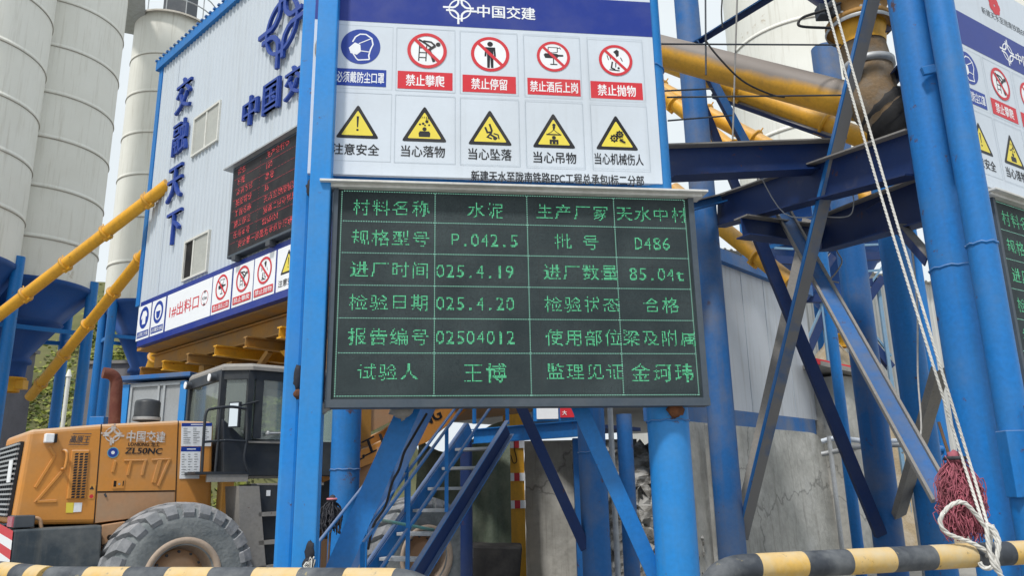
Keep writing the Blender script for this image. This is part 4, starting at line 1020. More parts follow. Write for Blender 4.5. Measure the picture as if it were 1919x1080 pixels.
# chassis
m = MB(); m.bar(LP.pt(-1.6, .85, 0), LP.pt(1.4, .85, 0), .9, .5, ORGD); m.bar(LP.pt(0, AZ, -1.0), LP.pt(0, AZ, 1.0), .3, .3, ORGD); lt.part('rear_frame', m)
m = MB(); m.bar(LP.pt(1.4, .8, 0), LP.pt(4.0, .85, 0), .7, .5, ORGD); m.bar(LP.pt(WB, AZ, -1), LP.pt(WB, AZ, 1), .3, .3, ORGD); m.bar(LP.pt(2.7, .9, 0), LP.pt(2.85, 2.35, 0), .9, .55, ORGD); m.bar(LP.pt(2.3, 1.2, 0), LP.pt(2.2, 1.9, 0), .7, .5, GREYD); lt.part('front_frame', m)
# hood
side = [lo_(*q) for q in ((54, 806), (190, 795.5), (333, 788.5), (401, 791), (397, 962), (330, 962), (178, 983), (22, 985))]
xs = [s_[0] for s_ in side]
m = MB(); m.prism(LP, side, -.75, .75, ORG); lt.part('hood', m, bevel=.05, seg=3)
o1 = .752
m = MB(); d = Draw(m, LP, o1, .0008)
def pl(*L): return [lo_(x, y) for x, y in L]
SH = flat('panel_gap', (.02, .012, .008), .8)
d.line(pl((190, 796), (176, 982)), .012, SH); d.line(pl((182, 923), (328, 921)), .018, SH); d.line(pl((334, 789), (328, 960)), .012, SH)
lt.part('panel_gap', m)
m = MB(); d = Draw(m, LP, o1, .0006); d.poly(pl((183, 925), (327, 923), (326, 962), (178, 981)), ORGD); lt.part('lower_panel', m)
# pressed ribs
def ribline(pts, w=.03, t=.012):
    m = MB(); P = [LP.vp(x, y, .75) for x, y in pts]
    for a, b in zip(P, P[1:]): m.bar(a, b, w, t, ORG, LP.n, 0, t / 2)
    lt.part('pressed_rib', m, bevel=.004)
ribline([(92, 838), (103, 855), (66, 915)]); ribline([(118, 882), (66, 943)]); ribline([(66, 941), (106, 940)])
for x in (216, 245, 272): ribline([(x, 864), (x - 5, 886)]) if x < 220 else ribline([(x, 864), (x - 6, 892)])
ribline([(300, 862), (288, 906)], .05); ribline([(318, 861), (296, 912)], .03); ribline([(232, 864), (276, 863)], .02); ribline([(284, 863), (320, 861)], .02)
# louvre panel
m = MB(); a = pl((134, 844), (168, 844), (161, 936), (124, 937)); m.prism(LP, a, .74, .765, ORG); lv = lt.part('louvre_panel', m, bevel=.012)
m = MB(); d = Draw(m, LP, .766, .0002)
for r_ in range(17):
    y = 850 + r_ * 5.05
    for k in range(3):
        x = 140 + k * 9.2 - (y - 850) * .095
        d.poly(pl((x + 1.2, y), (x + 7.4, y), (x + 5.6, y + 3.4), (x - .8, y + 3.4)), BLACK)
lt.part('louvre_holes', m, lv)
m = MB(); m.tube(smooth([LP.vp(118, 845, .76), LP.vp(124, 846, .83), LP.vp(126, 856, .84), LP.vp(123, 873, .84), LP.vp(121, 879, .83), LP.vp(116, 880, .76)], 4), .016, ORG, 8); lt.part('grab_handle', m)
m = MB(); q = LP.vp(93, 822, .79); m.bar(q - LP.d * .05, q + LP.d * .04, .1, .1, SIGNW); m.bar(q + LP.d * .045, q + LP.d * .07, .09, .1, BLACK); lt.part('side_lamp', m, bevel=.01)
m = MB(); d = Draw(m, LP, .7535, .0006); d.poly(pl((169, 908), (179, 908), (176, 936), (165, 936)), paint('sticker_orange', (.75, .32, .02), .4)); d.poly(pl((124, 943), (138, 943), (137, 962), (123, 962)), YEL); d.poly(pl((139, 943), (154, 943), (152, 960), (137, 961)), SIGNW)
c = lo_(171, 931); d.disk(*c, .022, RED, 10); c = lo_(172, 915); d.at(*c, .03); d.poly([(-.8, -.6), (.8, -.6), (0, .8)], BLACK); d.at(0, 0, 1)
lt.part('warning_sticker', m)
m = MB(); d = Draw(m, LP, .7535, .0006); d.disk(*lo_(211.5, 849), .062, SIGNBLUE, 24); d.ring(*lo_(211.5, 849), .062, .01, paint('cyan', (.05, .35, .5), .4), 24); d.disk(*lo_(211.5, 849), .02, SIGNW, 10); lt.part('round_sticker', m)
m = MB(); d = Draw(m, LP, .7535, .0006); u, z = lo_(274, 846); x0 = lo_(235, 846)[0]; x1 = lo_(303.5, 846)[0]; d.at((x0 + x1) / 2, z); d.text('ZL50NC', 0, 0, x1 - x0, BLACK, (x1 - x0) * .165, bold=.03, slant=.12)
u, z = lo_(270, 833.5); d.at(u, z); d.text('LONKING 龙工', 0, 0, (x1 - x0) * .86, BLACK, .05, bold=.02); lt.part('model_lettering', m)
FADE = paint('worn_white_vinyl', (.62, .60, .58), .5, amt=.8, dirt=(.5, .25, .1), scale=22, lo=.5, hi=.62)
m = MB(); d = Draw(m, LP, .7535, .0006); c = lo_(211, 815); rr = lo_(229, 815)[0] - lo_(193, 815)[0]; d.emblem(c[0], c[1], rr / 2, FADE, .22, .11); c = lo_(274, 819); d.text('中国交建', c[0], c[1], lo_(310, 819)[0] - lo_(238, 819)[0], FADE, .13, bold=.03); lt.part('company_lettering', m)
m = MB(); d = Draw(m, LP, .7535, .0006); c = lo_(150, 824); w_ = lo_(167, 824)[0] - lo_(130, 824)[0]; d.at(*c); d.text('高原王', 0, 0, w_, GREYD, .085, bold=.015, slant=.15); d.line([(-w_ * .4, .06), (w_ * .55, .065)], .008, GREYD); d.line([(-w_ * .55, -.06), (w_ * .45, -.06)], .008, GREYD); lt.part('badge_lettering', m)
m = MB(); a = pl((212, 900), (234, 899), (232, 916), (210, 917)); m.prism(LP, a, .74, .758, ORG); d = Draw(m, LP, .759, .0005); d.poly(pl((213, 902), (218, 902), (217, 913), (212, 913)), SH); d.poly(pl((230, 902), (232, 902), (231, 911), (229, 912)), SH); d.disk(*lo_(223, 908), .012, STEEL, 10); lt.part('door_latch', m)
m = MB(); m.tube(smooth([LP.vp(196, 926, .756), LP.vp(199, 932, .756)], 2), .012, GREYD, 6); lt.part('bolt', m)
# notice sheets
def sheet(pts, lab):
    m = MB(); a = pl(*pts); m.prism(LP, a, .752, .757, SIGNW); d = Draw(m, LP, .7575, .0005); (ax_, az_), (bx, bz), (cx, cz), (dx_, dz) = a
    L = lambda u, v: (ax_ + (bx - ax_) * u + (dx_ - ax_) * v, az_ + (bz - az_) * u + (dz - az_) * v)
    d.poly([L(0, 0), L(1, 0), L(1, .15), L(0, .15)], SIGNBLUE); d.line([L(.3, .075), L(.75, .075)], .012, SIGNW); rnd = random.Random(4)
    for k in range(9): 
        v = .24 + k * .08
        for s_ in range(3): x = .06 + s_ * .31; d.line([L(x, v), L(x + rnd.uniform(.1, .25), v)], .006, GREYD)
    lt.part('notice_sheet', m)
sheet([(340, 793.5), (397, 793), (395, 837), (339, 837)], 0); sheet([(339, 838), (376, 838), (373, 898), (336, 898)], 0)
# rear grille
xr = side[0][0]; m = MB()
xb = side[-1][0]; GP = [LP.pt(xr - .015, side[0][1] - .12, q) for q in (-.6, .6)]
r0 = [LP.pt(xr + (xb - xr) * f - .02, side[0][1] + (side[-1][1] - side[0][1]) * f, 0) for f in (.12, .92)]
m.bar(r0[0], r0[1], 1.25, .03, BLACK, LP.d); gr = lt.part('rear_grille', m); m = MB()
for k in range(15):
    q = r0[0].lerp(r0[1], (k + .5) / 15) - LP.d * .03; m.bar(q - LP.n * .62, q + LP.n * .62, .025, .02, STEEL)
for k in range(9): o = LP.n * (-.6 + k * .15); m.bar(r0[0] + o - LP.d * .022, r0[1] + o - LP.d * .022, .02, .012, GREYD, LP.d)
lt.part('grille_slats', m, gr)
m = MB(); q = r0[0].lerp(r0[1], .42) + LP.n * .48 - LP.d * .05; m.bar(q - Vector((0, 0, .1)), q + Vector((0, 0, .14)), .2, .01, SIGNW, LP.d); lt.part('number_sticker', m)
# counterweight, tail lamp
cs = [LP.uv(x, y, 1.0) for x, y in ((26, 994), (192, 985), (187, 1085), (16, 1085))]
m = MB(); m.prism(LP, cs, -1.0, 1.0, CW); cwt = lt.part('counterweight', m, bevel=.02)
m = MB(); x0, zt0 = cs[0]; x1, zb0 = cs[3]
for k in range(5):
    f0, f1 = k * .2, k * .2 + .2; a0 = zt0 + (zb0 - zt0) * f0; a1 = zt0 + (zb0 - zt0) * f1; xa = x0 + (x1 - x0) * f0 - .006; xb_ = x0 + (x1 - x0) * f1 - .006
    m.face([LP.pt(xa, a0 - .01, 1.0), LP.pt(xa, a0 + .10, -.98), LP.pt(xb_, a1 + .10, -.98), LP.pt(xb_, a1 - .01, 1.0)], RED if k % 2 == 0 else SIGNW)
lt.part('reflective_stripes', m, cwt)
q = LP.uv(40, 980, .95); m = MB(); m.rbox(LP, q[0] - .07, q[1] - .055, q[0] + .12, q[1] + .07, .62, .97, GREYD); tl = lt.part('tail_lamp', m, bevel=.01)
m = MB(); m.rbox(LP, q[0] - .085, q[1] - .045, q[0] - .07, q[1] + .06, .64, .955, paint('red_lens', (.45, .08, .12), .2)); lt.part('lens', m, tl)
m = MB(); m.tube(smooth([LP.vp(60, 990, .9), LP.vp(61, 976, .9), LP.vp(68, 972, .9), LP.vp(75, 976, .9), LP.vp(77, 990, .9)], 4), .02, ORGD, 8); lt.part('lifting_eye', m)
m = MB(); a = [LP.uv(x, y, .8) for x, y in ((192, 985), (236, 978), (222, 1018), (206, 1022), (191, 1022))]; m.prism(LP, a, .3, .8, ORGD); lt.part('tow_bracket', m, bevel=.01)
m = MB(); a = LP.uv(206, 1008, .81); Draw(m, LP, .805).disk(a[0], a[1], .03, SH, 16); lt.part('bracket_hole', m)
# rear fender strip and steps between wheel and cab
m = MB()
fu0 = [LP.uv(x, y, 1.0) for x, y in ((436, 912), (474, 912), (488, 1085), (440, 1085))]
m.prism(LP, fu0, .75, 1.2, DUST); lt.part('fender', m)
st = [LP.uv(x, y, 1.2) for x, y in ((476, 908), (552, 908), (548, 1100), (482, 1100))]
m = MB(); m.prism(LP, st, .7, 1.1, CABM); fb = lt.part('step_box', m, bevel=.01)
for y in (965, 1018, 1065):
    m = MB(); a = LP.uv(480, y, 1.12); b = LP.uv(545, y, 1.12); m.rbox(LP, a[0], a[1] - .025, b[0], a[1] + .025, 1.1, 1.2, DUST); lt.part('step', m, fb)
m = MB(); a = LP.uv(502, 925, 1.1); m.rbox(LP, a[0] - .02, a[1] - .035, a[0] + .03, a[1] + .035, 1.1, 1.106, SIGNW); lt.part('tag_plate', m, fb)
# cab
cz0 = lo_(450, 893, .95)[1]; zc1 = lo_(470, 822, .85)[1]; zr = lo_(470, 690, .85)[1]
xp = lo_(470, 760, .85)[0]                       # near-side pillar
xrr = xp - .30; xf = xp + 1.25                   # rear plane, front plane
plan = lambda o: [(xrr, -.62), (xrr, .62), (xp - .02, .85), (xf, .85), (xf + .25, .6), (xf + .25, -.6), (xf, -.85), (xp - .02, -.85)]
def ringp(z, k=1.0, dx=0): return [LP.pt(xp + (x - xp) * k + dx, z, o * k) for x, o in plan(0)]
zg0 = lo_(380, 788, .3)[1]
m = MB(); b0, b1 = ringp(cz0), ringp(zc1 - .02)
m.face(b1, CABM); m.face(b0[::-1], CABM)
for i in range(8): j = (i + 1) % 8; m.face([b0[i], b0[j], b1[j], b1[i]], CABM)
cab = lt.part('cab', m, bevel=.012)
m = MB()
for i in range(8): m.bar(ringp(zc1 - .03, .985)[i], ringp(zr - .03, .985)[i], .075, .075, CABM, LP.d)
g0, g1 = ringp(zr - .14, .985), ringp(zr - .02, .985)
for i in range(8): j = (i + 1) % 8; m.bar(g1[i] - Vector((0, 0, .06)), g1[j] - Vector((0, 0, .06)), .06, .13, CABM)
x, z = xp + .09, 0; m.bar(LP.pt(xp + .10, zc1, .84), LP.pt(xp + .10, zr - .05, .84), .1, .06, CABM, LP.n); lt.part('cab_pillar', m)
m = MB(); g0, g1 = ringp(zc1 - .01, .99), ringp(zr - .12, .99)
for i in range(8): j = (i + 1) % 8; m.face([g0[i], g0[j], g1[j], g1[i]], GL)
lt.part('cab_glass', m)
# gusset and door details
m = MB(); a = [LP.uv(x, y, .86) for x, y in ((418, 786), (418, 890), (460, 890), (460, 826))]; m.prism(LP, a, .8, .87, CABM); lt.part('side_gusset', m, bevel=.01)
m = MB(); q0, q1 = LP.vp(502, 813, .90), LP.vp(545, 812, .90); m.cyl(q0, q1, .014, STEEL, n=8); lump(m, q0, .03, STEEL); lt.part('door_handle', m)
m = MB(); a, b = LP.uv(465, 829, .87), LP.uv(560, 829, .87); m.rbox(LP, a[0], a[1] - .012, b[0] , a[1] + .012, .85, .885, DUST); a = LP.uv(476, 910, 1.0); m.rbox(LP, a[0], a[1] - .012, a[0] + .9, a[1] + .02, .86, 1.1, DUST); lt.part('trim_rail', m)
# roof, lamps, seat, wheel
m = MB(); rr = ringp(zr - .03, 1.07); r2 = ringp(zr + .015, 1.07); r3 = ringp(zr + .06, 1.0)
m.face(rr[::-1], CABM); 
for i in range(8):
    j = (i + 1) % 8; m.face([rr[i], rr[j], r2[j], r2[i]], DUST); m.face([r2[i], r2[j], r3[j], r3[i]], DUST)
m.face(r3, DUST); lt.part('cab_roof', m)
for o in (.40, -.55):
    m = MB(); q = LP.pt(xrr - .10, zr - .10, o); m.cyl(q + LP.d * .08, q, .055, GREYD, n=16); m.cyl(q, q - LP.d * .012, .05, SIGNW, n=16); lt.part('work_lamp', m)
SEAT = paint('seat_vinyl', (.10, .11, .11), .6, amt=.4, dirt=(.3, .31, .28))
m = MB(); m.bar(LP.pt(xp + .2, cz0 + .55, 0), LP.pt(xp + .7, cz0 + .55, 0), .5, .14, SEAT); m.bar(LP.pt(xp + .22, cz0 + .6, 0), LP.pt(xp + .1, cz0 + 1.25, 0), .48, .12, SEAT, LP.d); m.bar(LP.pt(xp + .1, cz0 + 1.27, 0), LP.pt(xp + .07, cz0 + 1.45, 0), .28, .1, SEAT, LP.d); lt.part('seat', m, bevel=.03)
m = MB(); m.tube([LP.pt(xp + .95 + .17 * math.cos(k * .393) * .6, cz0 + .95 + .14 * math.cos(k * .393), .19 * math.sin(k * .393)) for k in range(16)], .014, BLK, 8, closed=True); m.cyl(LP.pt(xp + 1.2, cz0 + .3, 0), LP.pt(xp + .95, cz0 + .95, 0), .03, BLK, n=10); lt.part('steering_wheel', m)
m = MB(); CUR = paint('curtain_cloth', (.5, .52, .5), .8, amt=.3, dirt=(.35, .36, .34)); rows = [[], []]
for k in range(15): u = xp + .3 + k * .022; o = -.78 + .03 * math.sin(k * 1.4); rows[0].append(LP.pt(u, cz0 + .5, o)); rows[1].append(LP.pt(u - .04 * (k > 7), zr - .2, o))
m.grid(rows, CUR, True); lt.part('curtain', m)
m = MB(); MIR = paint('mirror_face', (.85, .88, .9), .05, amt=0, metal=1.0, var=0); q = LP.vp(440, 778, .95); m.bar(q - UP_ * .16, q + UP_ * .16, .16, .04, CABM, -LP.d + LP.n * .6); m.bar(q - UP_ * .145 + (LP.n * .6 - LP.d).normalized() * .022, q + UP_ * .145 + (LP.n * .6 - LP.d).normalized() * .022, .13, .006, MIR, -LP.d + LP.n * .6); m.cyl(q + UP_ * .1, LP.pt(xp + .1, q.z + .2, .86), .012, CABM, n=8); lt.part('wing_mirror', m)
# platform with handrail beside the cab
pa = [LP.uv(x, y, 1.15) for x, y in ((0, 0),)]
zpl = LP.uv(455, 888, 1.1)[1]; xa = LP.uv(366, 888, 1.15)[0]; xb_ = LP.uv(466, 888, 1.15)[0]
m = MB(); m.prism(LP, [(xa, zpl - .01), (xb_, zpl - .01), (xb_, zpl + .02), (xa, zpl + .02)], .76, 1.15, CABM); m.prism(LP, [(xb_ - .5, zpl - .1), (xb_, zpl - .1), (xb_, zpl - .012), (xb_ - .5, zpl - .012)], 1.1, 1.14, DUST); lt.part('side_platform', m)
m = MB(); o = 1.12; c_ = lambda x, y: LP.vp(x, y, o)
m.tube(smooth([c_(378, 886), c_(383, 800), c_(387, 773), c_(396, 767), c_(430, 763), c_(455, 766), c_(463, 772), c_(462, 826), c_(458, 862), c_(466, 888)], 4), .018, CABM, 8)
m.tube([c_(380, 829), c_(425, 826), c_(460, 828)], .015, CABM, 8); m.tube([c_(414, 765), c_(403, 886)], .016, CABM, 8); lt.part('handrail', m)
# exhaust, pre-cleaner
m = MB(); q = at(214, 790, LP.vp(214, 790, .2).y); 
def ex(x, y): return LP.vp(x, y, .15)
m.tube(smooth([ex(214, 800), ex(216, 765), ex(218, 730), ex(217, 712), ex(208, 702), ex(193, 699)], 5), [.07] * 100, paint('rusty_exhaust', (.12, .035, .025), .75, amt=.6, dirt=(.2, .09, .06), scale=6, bump=.3), 16); lt.part('exhaust_pipe', m)
c = LP.vp(273, 800, .0); m = MB(); m.lathe(c, (0, 0, 1), [(-.1, .05), (.05, .06), (.07, .16), (.12, .165), (.14, .155), (.30, .155), (.33, .14), (.35, .05), (.352, 0)], CABM, 32); m.lathe(c, (0, 0, 1), [(.075, .17), (.095, .172), (.115, .17)], STEEL, 32); m.lathe(c, (0, 0, 1), [(-.1, .06), (.065, .06)], ORGD, 16); lt.part('air_precleaner', m)
# boom with lettering, bellcrank, bucket
ob = .45
bp_ = [LP.uv(x, y, ob) for x, y in ((600, 872), (690, 838), (770, 800), (830, 752), (870, 730), (880, 765), (800, 830), (700, 868), (605, 905))]
m = MB(); m.prism(LP, bp_, ob - .06, ob, ORG); m.prism(LP, bp_, -ob, -ob + .06, ORG); lt.part('boom_arm', m, bevel=.01)
m = MB(); d = Draw(m, LP, ob + .004, .0006)
b0, b1 = LP.uv(655, 868, ob), LP.uv(795, 798, ob); ang = math.atan2(b1[1] - b0[1], b1[0] - b0[0])
v, f = text_mesh('龙工.LONKING', 0.0, 0.0); x0_ = min(q.x for q in v); x1_ = max(q.x for q in v); sc = math.hypot(b1[0] - b0[0], b1[1] - b0[1]) * 1.25 / (x1_ - x0_)
for rep, off in ((0, 0), (.012, .0006), (-.012, .0012)):
    m.tex([LP.pt(b0[0] + (q.x * sc + rep) * math.cos(ang) - (q.y * sc * 1.15 - .02) * math.sin(ang), b0[1] + (q.x * sc + rep) * math.sin(ang) + (q.y * sc * 1.15 - .02) * math.cos(ang), ob + .004 + off) for q in v], f, BLACK)
lt.part('boom_lettering', m)
m = MB(); a, b = LP.uv(655, 808, .2), LP.uv(760, 755, .2); m.bar(LP.pt(a[0], a[1], .15), LP.pt(b[0], b[1], .15), .22, .3, ORGD); m.cyl(LP.pt(xf + .3, 1.75, .15), LP.pt(xf + 1.5, 2.35, .15), .09, ORG, n=16); m.cyl(LP.pt(xf + 1.3, 2.25, .15), LP.pt(xf + 2.0, 2.6, .15), .045, STEEL, n=12); lt.part('tilt_linkage', m)
m = MB(); bx = WB + 1.75; bx -= .55; q_ = 2.55; prof = [(u, z + q_) for u, z in [(bx, 1.7), (bx - .25, 1.2), (bx - .3, .8), (bx - .1, .45), (bx + .9, .35), (bx + .9, .40), (bx - .05, .52), (bx - .22, .82), (bx - .17, 1.2), (bx + .07, 1.68)]]
m.prism(LP, prof, -1.45, 1.45, ORGD)
for o in (-1.45, 1.40): m.prism(LP, [(u, z + q_) for u, z in [(bx, 1.7), (bx - .25, 1.2), (bx - .3, .8), (bx - .1, .45), (bx + .9, .35), (bx + .75, .8)]], o, o + .05, ORGD)
lt.part('bucket', m)
# ------------------------------------------------------------------ hopper tower on the right
def G(p): return Vector((p.x, p.y, 0))
UPV = Vector((0, 0, 1))
YR1 = 7.55
c1_ = G(at(1765, 386, YR1)); c2_ = G(BP2.vp(1827, 386, .15)); cR2 = G(at(1318, 386, 12.0)); cR3 = G(at(1598, 500, 13.2)); cR4 = G(at(1690, 560, 12.2)); cR5 = G(at(1544, 500, 14.2))
t = Thing('hopper_tower', 'blue steel hopper tower with double pipe leg, beams and crossed braces at the right', 'steel tower', (c1_ + cR2) / 2)
m = MB(); m.cyl(c1_, c1_ + UPV * 11, .202, BLUE, n=40); l1 = t.part('pipe_leg', m)
m = MB(); m.cyl(c2_, c2_ + UPV * 11, .125, BLUE, n=32); l2 = t.part('pipe_leg', m)
def weld(c, r, z, par):
    m = MB(); m.tube([c + Vector((r * math.cos(k * .262), r * math.sin(k * .262), z + .008 * math.sin(k * 2.1))) for k in range(24)], .012, BLUE, 6, closed=True); t.part('weld_bead', m, par)
weld(c1_, .204, at(1790, 505, YR1).z, l1); weld(c2_, .127, at(1850, 498, YR1).z, l2); weld(c2_, .127, at(1762, 62, YR1).z, l2)
z = at(1750, 130, YR1 - .2).z; m = MB(); a = at(1728, 134, YR1 - .27); b = at(1780, 122, YR1 - .27); m.bar(a, b, .05, .09, BLUE); t.part('tie_bracket', m, bevel=.006)
z = at(1900, 890, YR1 - .2); m = MB(); m.bar(c2_ + UPV * 1.55 - Vector((0, .05, 0)), c2_ + UPV * 2.1 - Vector((0, .05, 0)), .3, .16, BLUE, Vector((0, 1, 0))); m.bar(c2_ + Vector((.02, -.2, 1.4)), c2_ + Vector((.02, -.2, 2.3)), .05, .04, BLUE, Vector((0, 1, 0))); t.part('leg_stiffener', m, bevel=.008)
for c, r, mt, zt in ((cR2, .205, BLUED, 11), (cR3, .235, BLUED, 9.6), (cR4, .225, BLUE, 8.6), (cR5, .095, BLUE, 8)):
    m = MB(); m.cyl(c, c + UPV * zt, r, mt, n=32); t.part('pipe_leg', m)
def hbeam(pa, Ya, pb, w, h, mt, mtop=None, Yb=None):
    A = at(pa[0], pa[1], Ya); B = atz(pb[0], pb[1], A.z) if Yb is None else at(pb[0], pb[1], Yb)
    m = MB(); m.ibeam(A, B, w, h, mt, .022, mt=mtop); t.part('platform_beam', m); return A, B
ZPB = at(1705, 285, 7.7).z
A1 = at(1712, 288, 7.75); A2 = Vector((cR2.x + .1, cR2.y - .1, A1.z)); 
def beam3(A, B, w, h, mt=BLUEK, top=DUST): m = MB(); m.ibeam(A, B, w, h, mt, .02, mt=top); t.part('platform_beam', m)
beam3(at(1716, 286, 7.75), at(1345, 398, 12.1), .26, .50)
beam3(at(1250, 306, 8.9), at(1582, 292, 9.6), .26, .41)
beam3(at(1390, 425, 10.6), at(1556, 446, 11.5), .26, .30)
beam3(at(1540, 440, 11.2), at(1746, 372, 8.1), .26, .52)
beam3(at(1262, 395, 11.0), at(1352, 372, 11.6), .2, .14, BLUED)
# crossing braces
def lbrace(a, b, Ya, Yb, w, mf=DUST, ms=BLUE, th=.014, lip=.1, nrm=None, side=1):
    A, B = at(a[0], a[1], Ya), at(b[0], b[1], Yb); d = (B - A).normalized(); n = Vector(nrm or (0, -1, 0)); n = (n - d * n.dot(d)).normalized(); x = d.cross(n).normalized()
    m = MB(); m.bar(A, B, w, th, mf, n); m.bar(A + x * side * (w / 2 + .007) - n * (lip / 2 - th / 2), B + x * side * (w / 2 + .007) - n * (lip / 2 - th / 2), th, lip, ms, n)
    return t.part('cross_brace', m)
def cbrace(a, b, Ya, Yb, w, mf=DUST, ms=BLUEN):
    """channel with its open side to the viewer: blue web, dusty lips"""
    A, B = at(a[0], a[1], Ya), at(b[0], b[1], Yb); d = (B - A).normalized(); n = Vector((-.1, -1, 0)); n = (n - d * n.dot(d)).normalized(); x = d.cross(n).normalized(); m = MB()
    m.bar(A, B, w - .03, .014, ms, n); 
    for sg in (-1, 1): m.bar(A + x * sg * w / 2 + n * .02, B + x * sg * w / 2 + n * .02, .03, .06, mf, n)
    return t.part('cross_brace', m)
lbrace((1652, -60), (1393, 1012), 7.9, 12.1, .14, DUSTB, BLUE, side=1)
lbrace((1512, 410), (1392, 955), 13.0, 12.4, .15, DUST, BLUEN, side=-1)
cbrace((1432, 335), (1768, 940), 11.6, 8.0, .20)
lbrace((1400, 385), (1654, 1005), 11.8, 13.0, .17, BLUEK, BLUEK)
lbrace((1770, 690), (1688, 970), 9.5, 13.0, .20, DUST, DUST)
lbrace((1310, 100), (1480, 420), 11.9, 12.6, .13, BLUED, BLUEK)
lbrace((1316, 190), (1402, 400), 12.2, 12.4, .12, BLUEK, BLUEK)
lbrace((1440, -10), (1300, 78), 9.4, 11.8, .17, BLUE, BLUEK)
lbrace((1580, 0), (1660, 60), 9.0, 8.6, .2, BLUEK, BLUEK)
lbrace((1690, 420), (1748, 485), 8.6, 8.0, .10, DUST, BLUEK)
lbrace((1338, 172), (1572, 254), 12.4, 11.2, .12, DUST, BLUEK)
lbrace((1640, 382), (1735, 322), 9.6, 8.4, .30, DUST, BLUEK)
lbrace((1668, 160), (1700, 120), 9.0, 8.2, .12, BLUEK, BLUEK)
m = MB(); m.bar(at(1600, 330, 9.5), at(1730, 250, 8.6), .5, .02, BLUEK); t.part('gusset_plate', m)
# hopper bottom above the valve
m = MB(); q = at(1600, -20, 8.8); hz0 = at(1600, 8, 8.8).z
m.lathe(Vector((q.x, q.y, 0)), UPV, [(hz0 + 1.6, 1.5), (hz0 + .12, .42), (hz0, .40), (hz0, .34)], BLUEK, 40); t.part('hopper_cone', m)
vc = Vector((q.x, q.y, 0))

# ------------------------------------------------------------------ valve stack and elbow under the hopper
TAN = paint('dust_coated_casting', (.22, .15, .085), .85, amt=.8, dirt=(.22, .20, .175), scale=5, var=.3, bump=.4)
t = Thing('butterfly_valve', 'rusty yellow valve stack and dusty elbow under the hopper, with black rubber boot', 'valve', vc + UPV * (hz0 - 1.2))
def zof(py): return at(1600, py, 8.8).z
cx0 = vc; e1 = G(at(1636, 190, 8.75))
m = MB(); m.lathe(vc, UPV, [(hz0, .36), (zof(18), .36), (zof(20), .30), (zof(42), .30), (zof(44), .40), (zof(52), .40), (zof(53), .31)], YELD, 40)
for k in range(10):
    a = k * .628; q = vc + Vector((.36 * math.cos(a), .36 * math.sin(a), zof(48))); m.cyl(q, q + UPV * .07, .02, STEEL, n=6)
m.lathe(vc, UPV, [(zof(53), .31), (zof(70), .30), (zof(88), .28)], YELP, 40); t.part('valve_body', m)
m = MB(); m.lathe(vc, UPV, [(zof(52), .395), (zof(55), .41), (zof(59), .395)], STEEL, 40); t.part('clamp_band', m)
m = MB(); a0 = vc + UPV * zof(80); a1 = vc + UPV * zof(125) + Vector((.05, 0, 0)); a2 = at(1638, 190, 8.75); a3 = at(1690, 235, 8.7)
m.tube(smooth([a0, a1, a2, a3], 6), [.27, .27, .265, .26, .26, .26, .26, .27, .28, .29, .29, .30, .30, .30, .30, .30, .30, .30, .30], TAN, 32); t.part('elbow_pipe', m)
m = MB(); m.lathe(a1, UPV, [(-.05, .27), (-.04, .30), (.04, .30), (.05, .27)], STEEL, 32); t.part('clamp_band', m)
m = MB(); dd = (a3 - a2).normalized(); m.lathe(a2.lerp(a3, .30), dd, [(-.08, .29), (0, .35), (.07, .30), (.16, .39), (.24, .33), (.34, .40), (.42, .33), (.52, .40), (.6, .34), (.7, .3)], BLK, 11); t.part('rubber_boot', m)
m = MB(); m.bar(vc + Vector((-.55, -.1, zof(30))), vc + Vector((-.28, -.1, zof(30))), .16, .16, GREYD); m.cyl(vc + Vector((-.45, -.18, zof(30))), vc + Vector((-.45, -.34, zof(36))), .05, GREYD, n=12); t.part('actuator', m, bevel=.01)

# ------------------------------------------------------------------ dusty ducts and screw conveyors, right
DUCT = paint('dusty_yellow_duct', (.72, .37, .035), .55, amt=.3, dirt=(.42, .26, .10), scale=.9, streak=.3, settle=1.0, scol=(.235, .205, .185), slo=.18, shi=.5)
t = Thing('dust_duct', 'thick dusty yellow duct running from behind the sign to the elbow', 'duct', at(1400, 140, 10))
m = MB(); m.cyl(at(1150, 72, 10.8), at(1620, 196, 8.9), .225, DUCT, n=36); t.part('tube', m)
conveyor('yellow screw conveyor right under the thick dusty duct', at(1180, 92, 13.2), at(1640, 268, 11.0), .155, YELP, 3)
conveyor('yellow screw conveyor crossing the white silo below the other tubes', at(1200, 145, 16.5), at(1690, 408, 13.6), .16, YELP, 5)
conveyor('yellow conveyor tube slanting down in front of the shed roof, right of the LED screen', at(1262, 355, 14.8), at(1482, 530, 13.2), .15, YELP, 2)
conveyor('steep yellow conveyor tube between the blue column and the silo', at(1240, 175, 15.5), at(1395, 298, 14.6), .15, YELP, 3)

